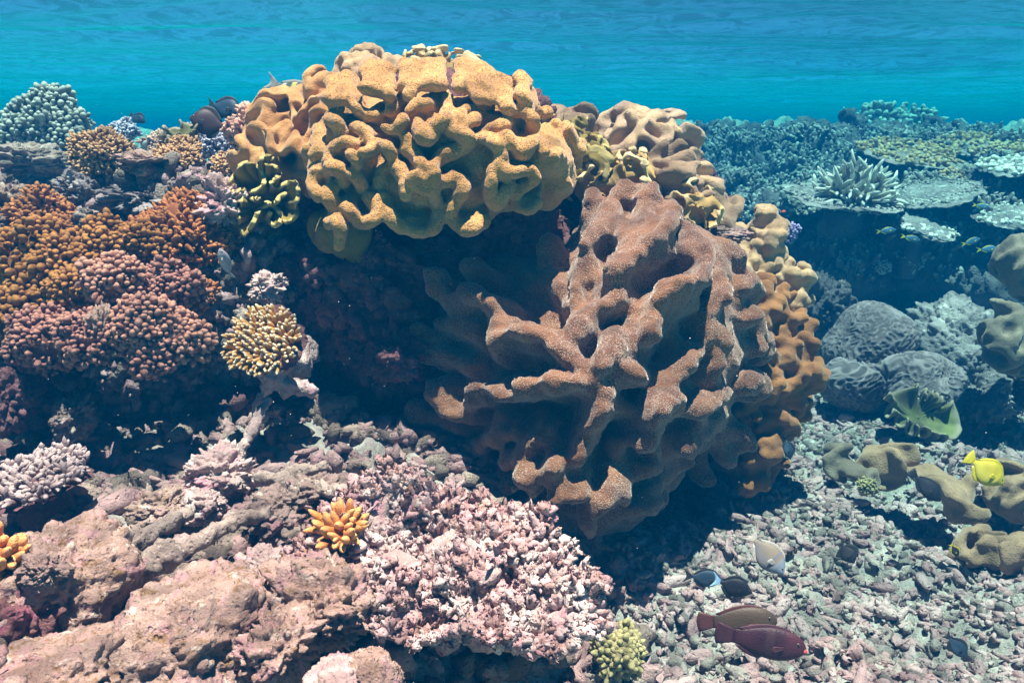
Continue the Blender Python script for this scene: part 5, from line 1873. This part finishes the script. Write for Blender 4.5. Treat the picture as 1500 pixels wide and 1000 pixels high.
M['f_maroon'] = fish_mat("fish_maroon", (0.04, 0.013, 0.022), (0.065, 0.018, 0.027), None, [(0.1, 0.06, (0.06, 0.026, 0.033))], (0.075, 0.02, 0.03))  # shade under the coral is darkened into this body colour too
M['f_mfin'] = plain_mat("fin_maroon", (0.085, 0.025, 0.035), (0.06, 0.02, 0.03), 20)
M['f_red'] = plain_mat("beak_red", (0.75, 0.10, 0.09), (0.65, 0.12, 0.10), 20)
M['f_brown'] = fish_mat("fish_dark_brown", (0.05, 0.028, 0.03), (0.07, 0.035, 0.035))
M['f_orange'] = plain_mat("fin_orange_spot", (0.75, 0.32, 0.06), (0.7, 0.3, 0.05), 20)
M['f_blue'] = fish_mat("fish_blue", (0.04, 0.11, 0.22), (0.10, 0.18, 0.27))
M['f_patch'] = fish_mat("fish_patterned", (0.05, 0.07, 0.06), (0.35, 0.38, 0.32), (0.62, 0.62, 0.56), [(0.0, 0.05, (0.62, 0.56, 0.14)), (0.18, 0.05, (0.55, 0.52, 0.12)), (-0.16, 0.04, (0.60, 0.58, 0.46))])
M['f_grey'] = fish_mat("fish_grey", (0.30, 0.28, 0.34), (0.44, 0.42, 0.46))

fish("bright yellow oval fish hovering over the right hand floor, head down to the right", 1442, 688, 2.05, 64, -42, 0.62, 'oval', 'f_yellow', 'f_yfin', 12, tail='flat', dors=0.10)
fish("slim black fish slanting down to the right over the tan leather coral", 1355, 711, 2.1, 62, -46, 0.40, 'slim', 'f_black', 'f_bfin', 5, tail='flat', dors=0.12)
fish("dark navy fish hanging head down under the orange brown coral", 1154, 655, 2.35, 36, -78, 0.42, 'oval', 'f_navy', 'f_bfin', 0)
fish("pale tan surgeonfish with a dark gill bar, nose down over the rubble", 1121, 809, 1.68, 78, -52, 0.50, 'oval', 'f_surgeon', 'f_sfin', 15, tail='lunate', dors=0.08)
fish("small black damselfish with ragged fins above the sunlit rubble", 1240, 808, 1.8, 38, -58, 0.62, 'oval', 'f_black', 'f_bfin', 10, dors=0.28)
fish("black fish with a pale blue tail in the shade under the brown coral", 1072, 858, 1.58, 62, -18, 0.46, 'oval', 'f_black', 'f_bfin', 5, tailmat='f_bluefin', dors=0.14)
fish("dim dark fish deepest in the shade, behind the blue tailed one", 1030, 846, 1.66, 60, -8, 0.42, 'oval', 'f_navy', 'f_bfin', 0, dors=0.12)
fish("olive brown parrotfish with a reddish tail, half hidden behind the maroon one", 1078, 910, 1.50, 118, 2, 0.37, 'parrot', 'f_olive', 'f_ofin', 5, tail='flat', dors=0.08)
b = fish("dark maroon parrotfish with a red mouth, nearest the camera on the rubble floor", 1112, 938, 1.42, 134, -9, 0.36, 'parrot', 'f_maroon', 'f_mfin', 8, tail='flat', dors=0.08)
V0, F0 = ico(3)
# fish own frame: snout at x = 0.5
pv = mk("beak", V0 * np.array([0.030, 0.024, 0.030]) + np.array([0.485, 0, -0.014]), F0, M['f_red'], None, origin=(0, 0, 0))
pv.parent = b
fish("dim grey blue fish low at the right edge of the sunlit rubble", 1400, 945, 1.5, 46, -50, 0.46, 'oval', 'f_navy', 'f_bfin', 10)
fish("tiny black fish beside the lowest tan leather coral at the right", 1398, 805, 1.8, 22, -60, 0.5, 'oval', 'f_black', 'f_yfin', 0)
fish("dark brown deep bodied fish facing left above the pink branching coral", 309, 181, 2.48, 62, 168, 0.62, 'oval', 'f_brown', 'f_bfin', 8, dors=0.16, tailmat='f_orange')
fish("blue black fish facing right, just behind the dark brown fish", 328, 158, 2.7, 58, -14, 0.52, 'oval', 'f_navy', 'f_bfin', 0, tail='lunate', dors=0.14)
fish("small dark fish in open water above the left reef", 201, 173, 3.1, 28, -28, 0.48, 'oval', 'f_navy', 'f_bfin', 0)
fish("mottled black and yellow fish with a pale tail, left of the highest hump", 428, 133, 2.7, 84, -22, 0.38, 'slim', 'f_patch', 'f_sfin', 0, tail='fork', dors=0.10)
fish("thin pale grey fish seen edge on against the dark hollow", 331, 387, 1.95, 50, 104, 0.34, 'slim', 'f_grey', 'f_sfin', 25, dors=0.06)
FG = "small blue fish with yellow tails by the far reef"
for lab, px, py, d, ln, an in (
        ("blue fish with a yellow tail highest and leftmost of its loose school", 1298, 338, 4.0, 30, 6),
        ("blue fish with a bright yellow tail just below the leftmost one", 1334, 349, 3.9, 30, -14),
        ("blue fish with a yellow tail in the middle right, climbing slightly", 1422, 354, 3.9, 30, 18),
        ("faint blue fish with a yellow tail, the lowest of its school", 1446, 365, 3.9, 32, 4),
        ("faint blue fish with a yellow tail nearest the pale shelf at the right", 1437, 302, 4.1, 26, -10)):
    fish(lab, px, py, d, ln, an, 0.30, 'slim', 'f_blue', 'f_yfin', 0, FG, eye=False, fins=True, dors=0.1)
for lab, px, py, d, ln, an in (
        ("small dark fish leftmost above the far reef crest", 1262, 191, 5.0, 16, 0), ("small dark fish rightmost above the far reef crest", 1388, 190, 5.0, 18, 10),
        ("small dark fish against the brown table coral on the far reef", 1402, 201, 5.0, 16, 4), ("small dark fish over the brown table coral, left", 1332, 211, 5.0, 16, -5)):
    fish(lab, px, py, d, ln, an, 0.36, 'slim', 'f_navy', 'f_bfin', 0, "small dark fish over the far reef", eye=False, fins=False)
fish("tiny orange red fish in the blue water left of the pale shelf", 1147, 310, 3.4, 9, 0, 0.5, 'oval', 'f_red', 'f_red', 0, eye=False, fins=False)

# ------------------------------------------------------------------ specks drifting in the water
g = np.random.default_rng(900)
n = 320
dd = g.uniform(0.7, 3.0, n)
C = np.array([at(g.uniform(0, 1500), g.uniform(150, 1000), d) for d in dd])
rr = g.uniform(0.0002, 0.0006, n)
V, Fa, _i = blobs(C, unit(g.normal(size=(n, 3))), rr, rr, rr * 1.3, 1, 901, 0)
keep = C[:, 2] > bed_h(C[:, 0], C[:, 1]) + 0.02
kf = np.repeat(keep, 20)
o = mk("floating_specks", V, Fa[kf], plain_mat("speck", (0.7, 0.68, 0.62), (0.6, 0.58, 0.54)))
tag(o, kind='stuff')
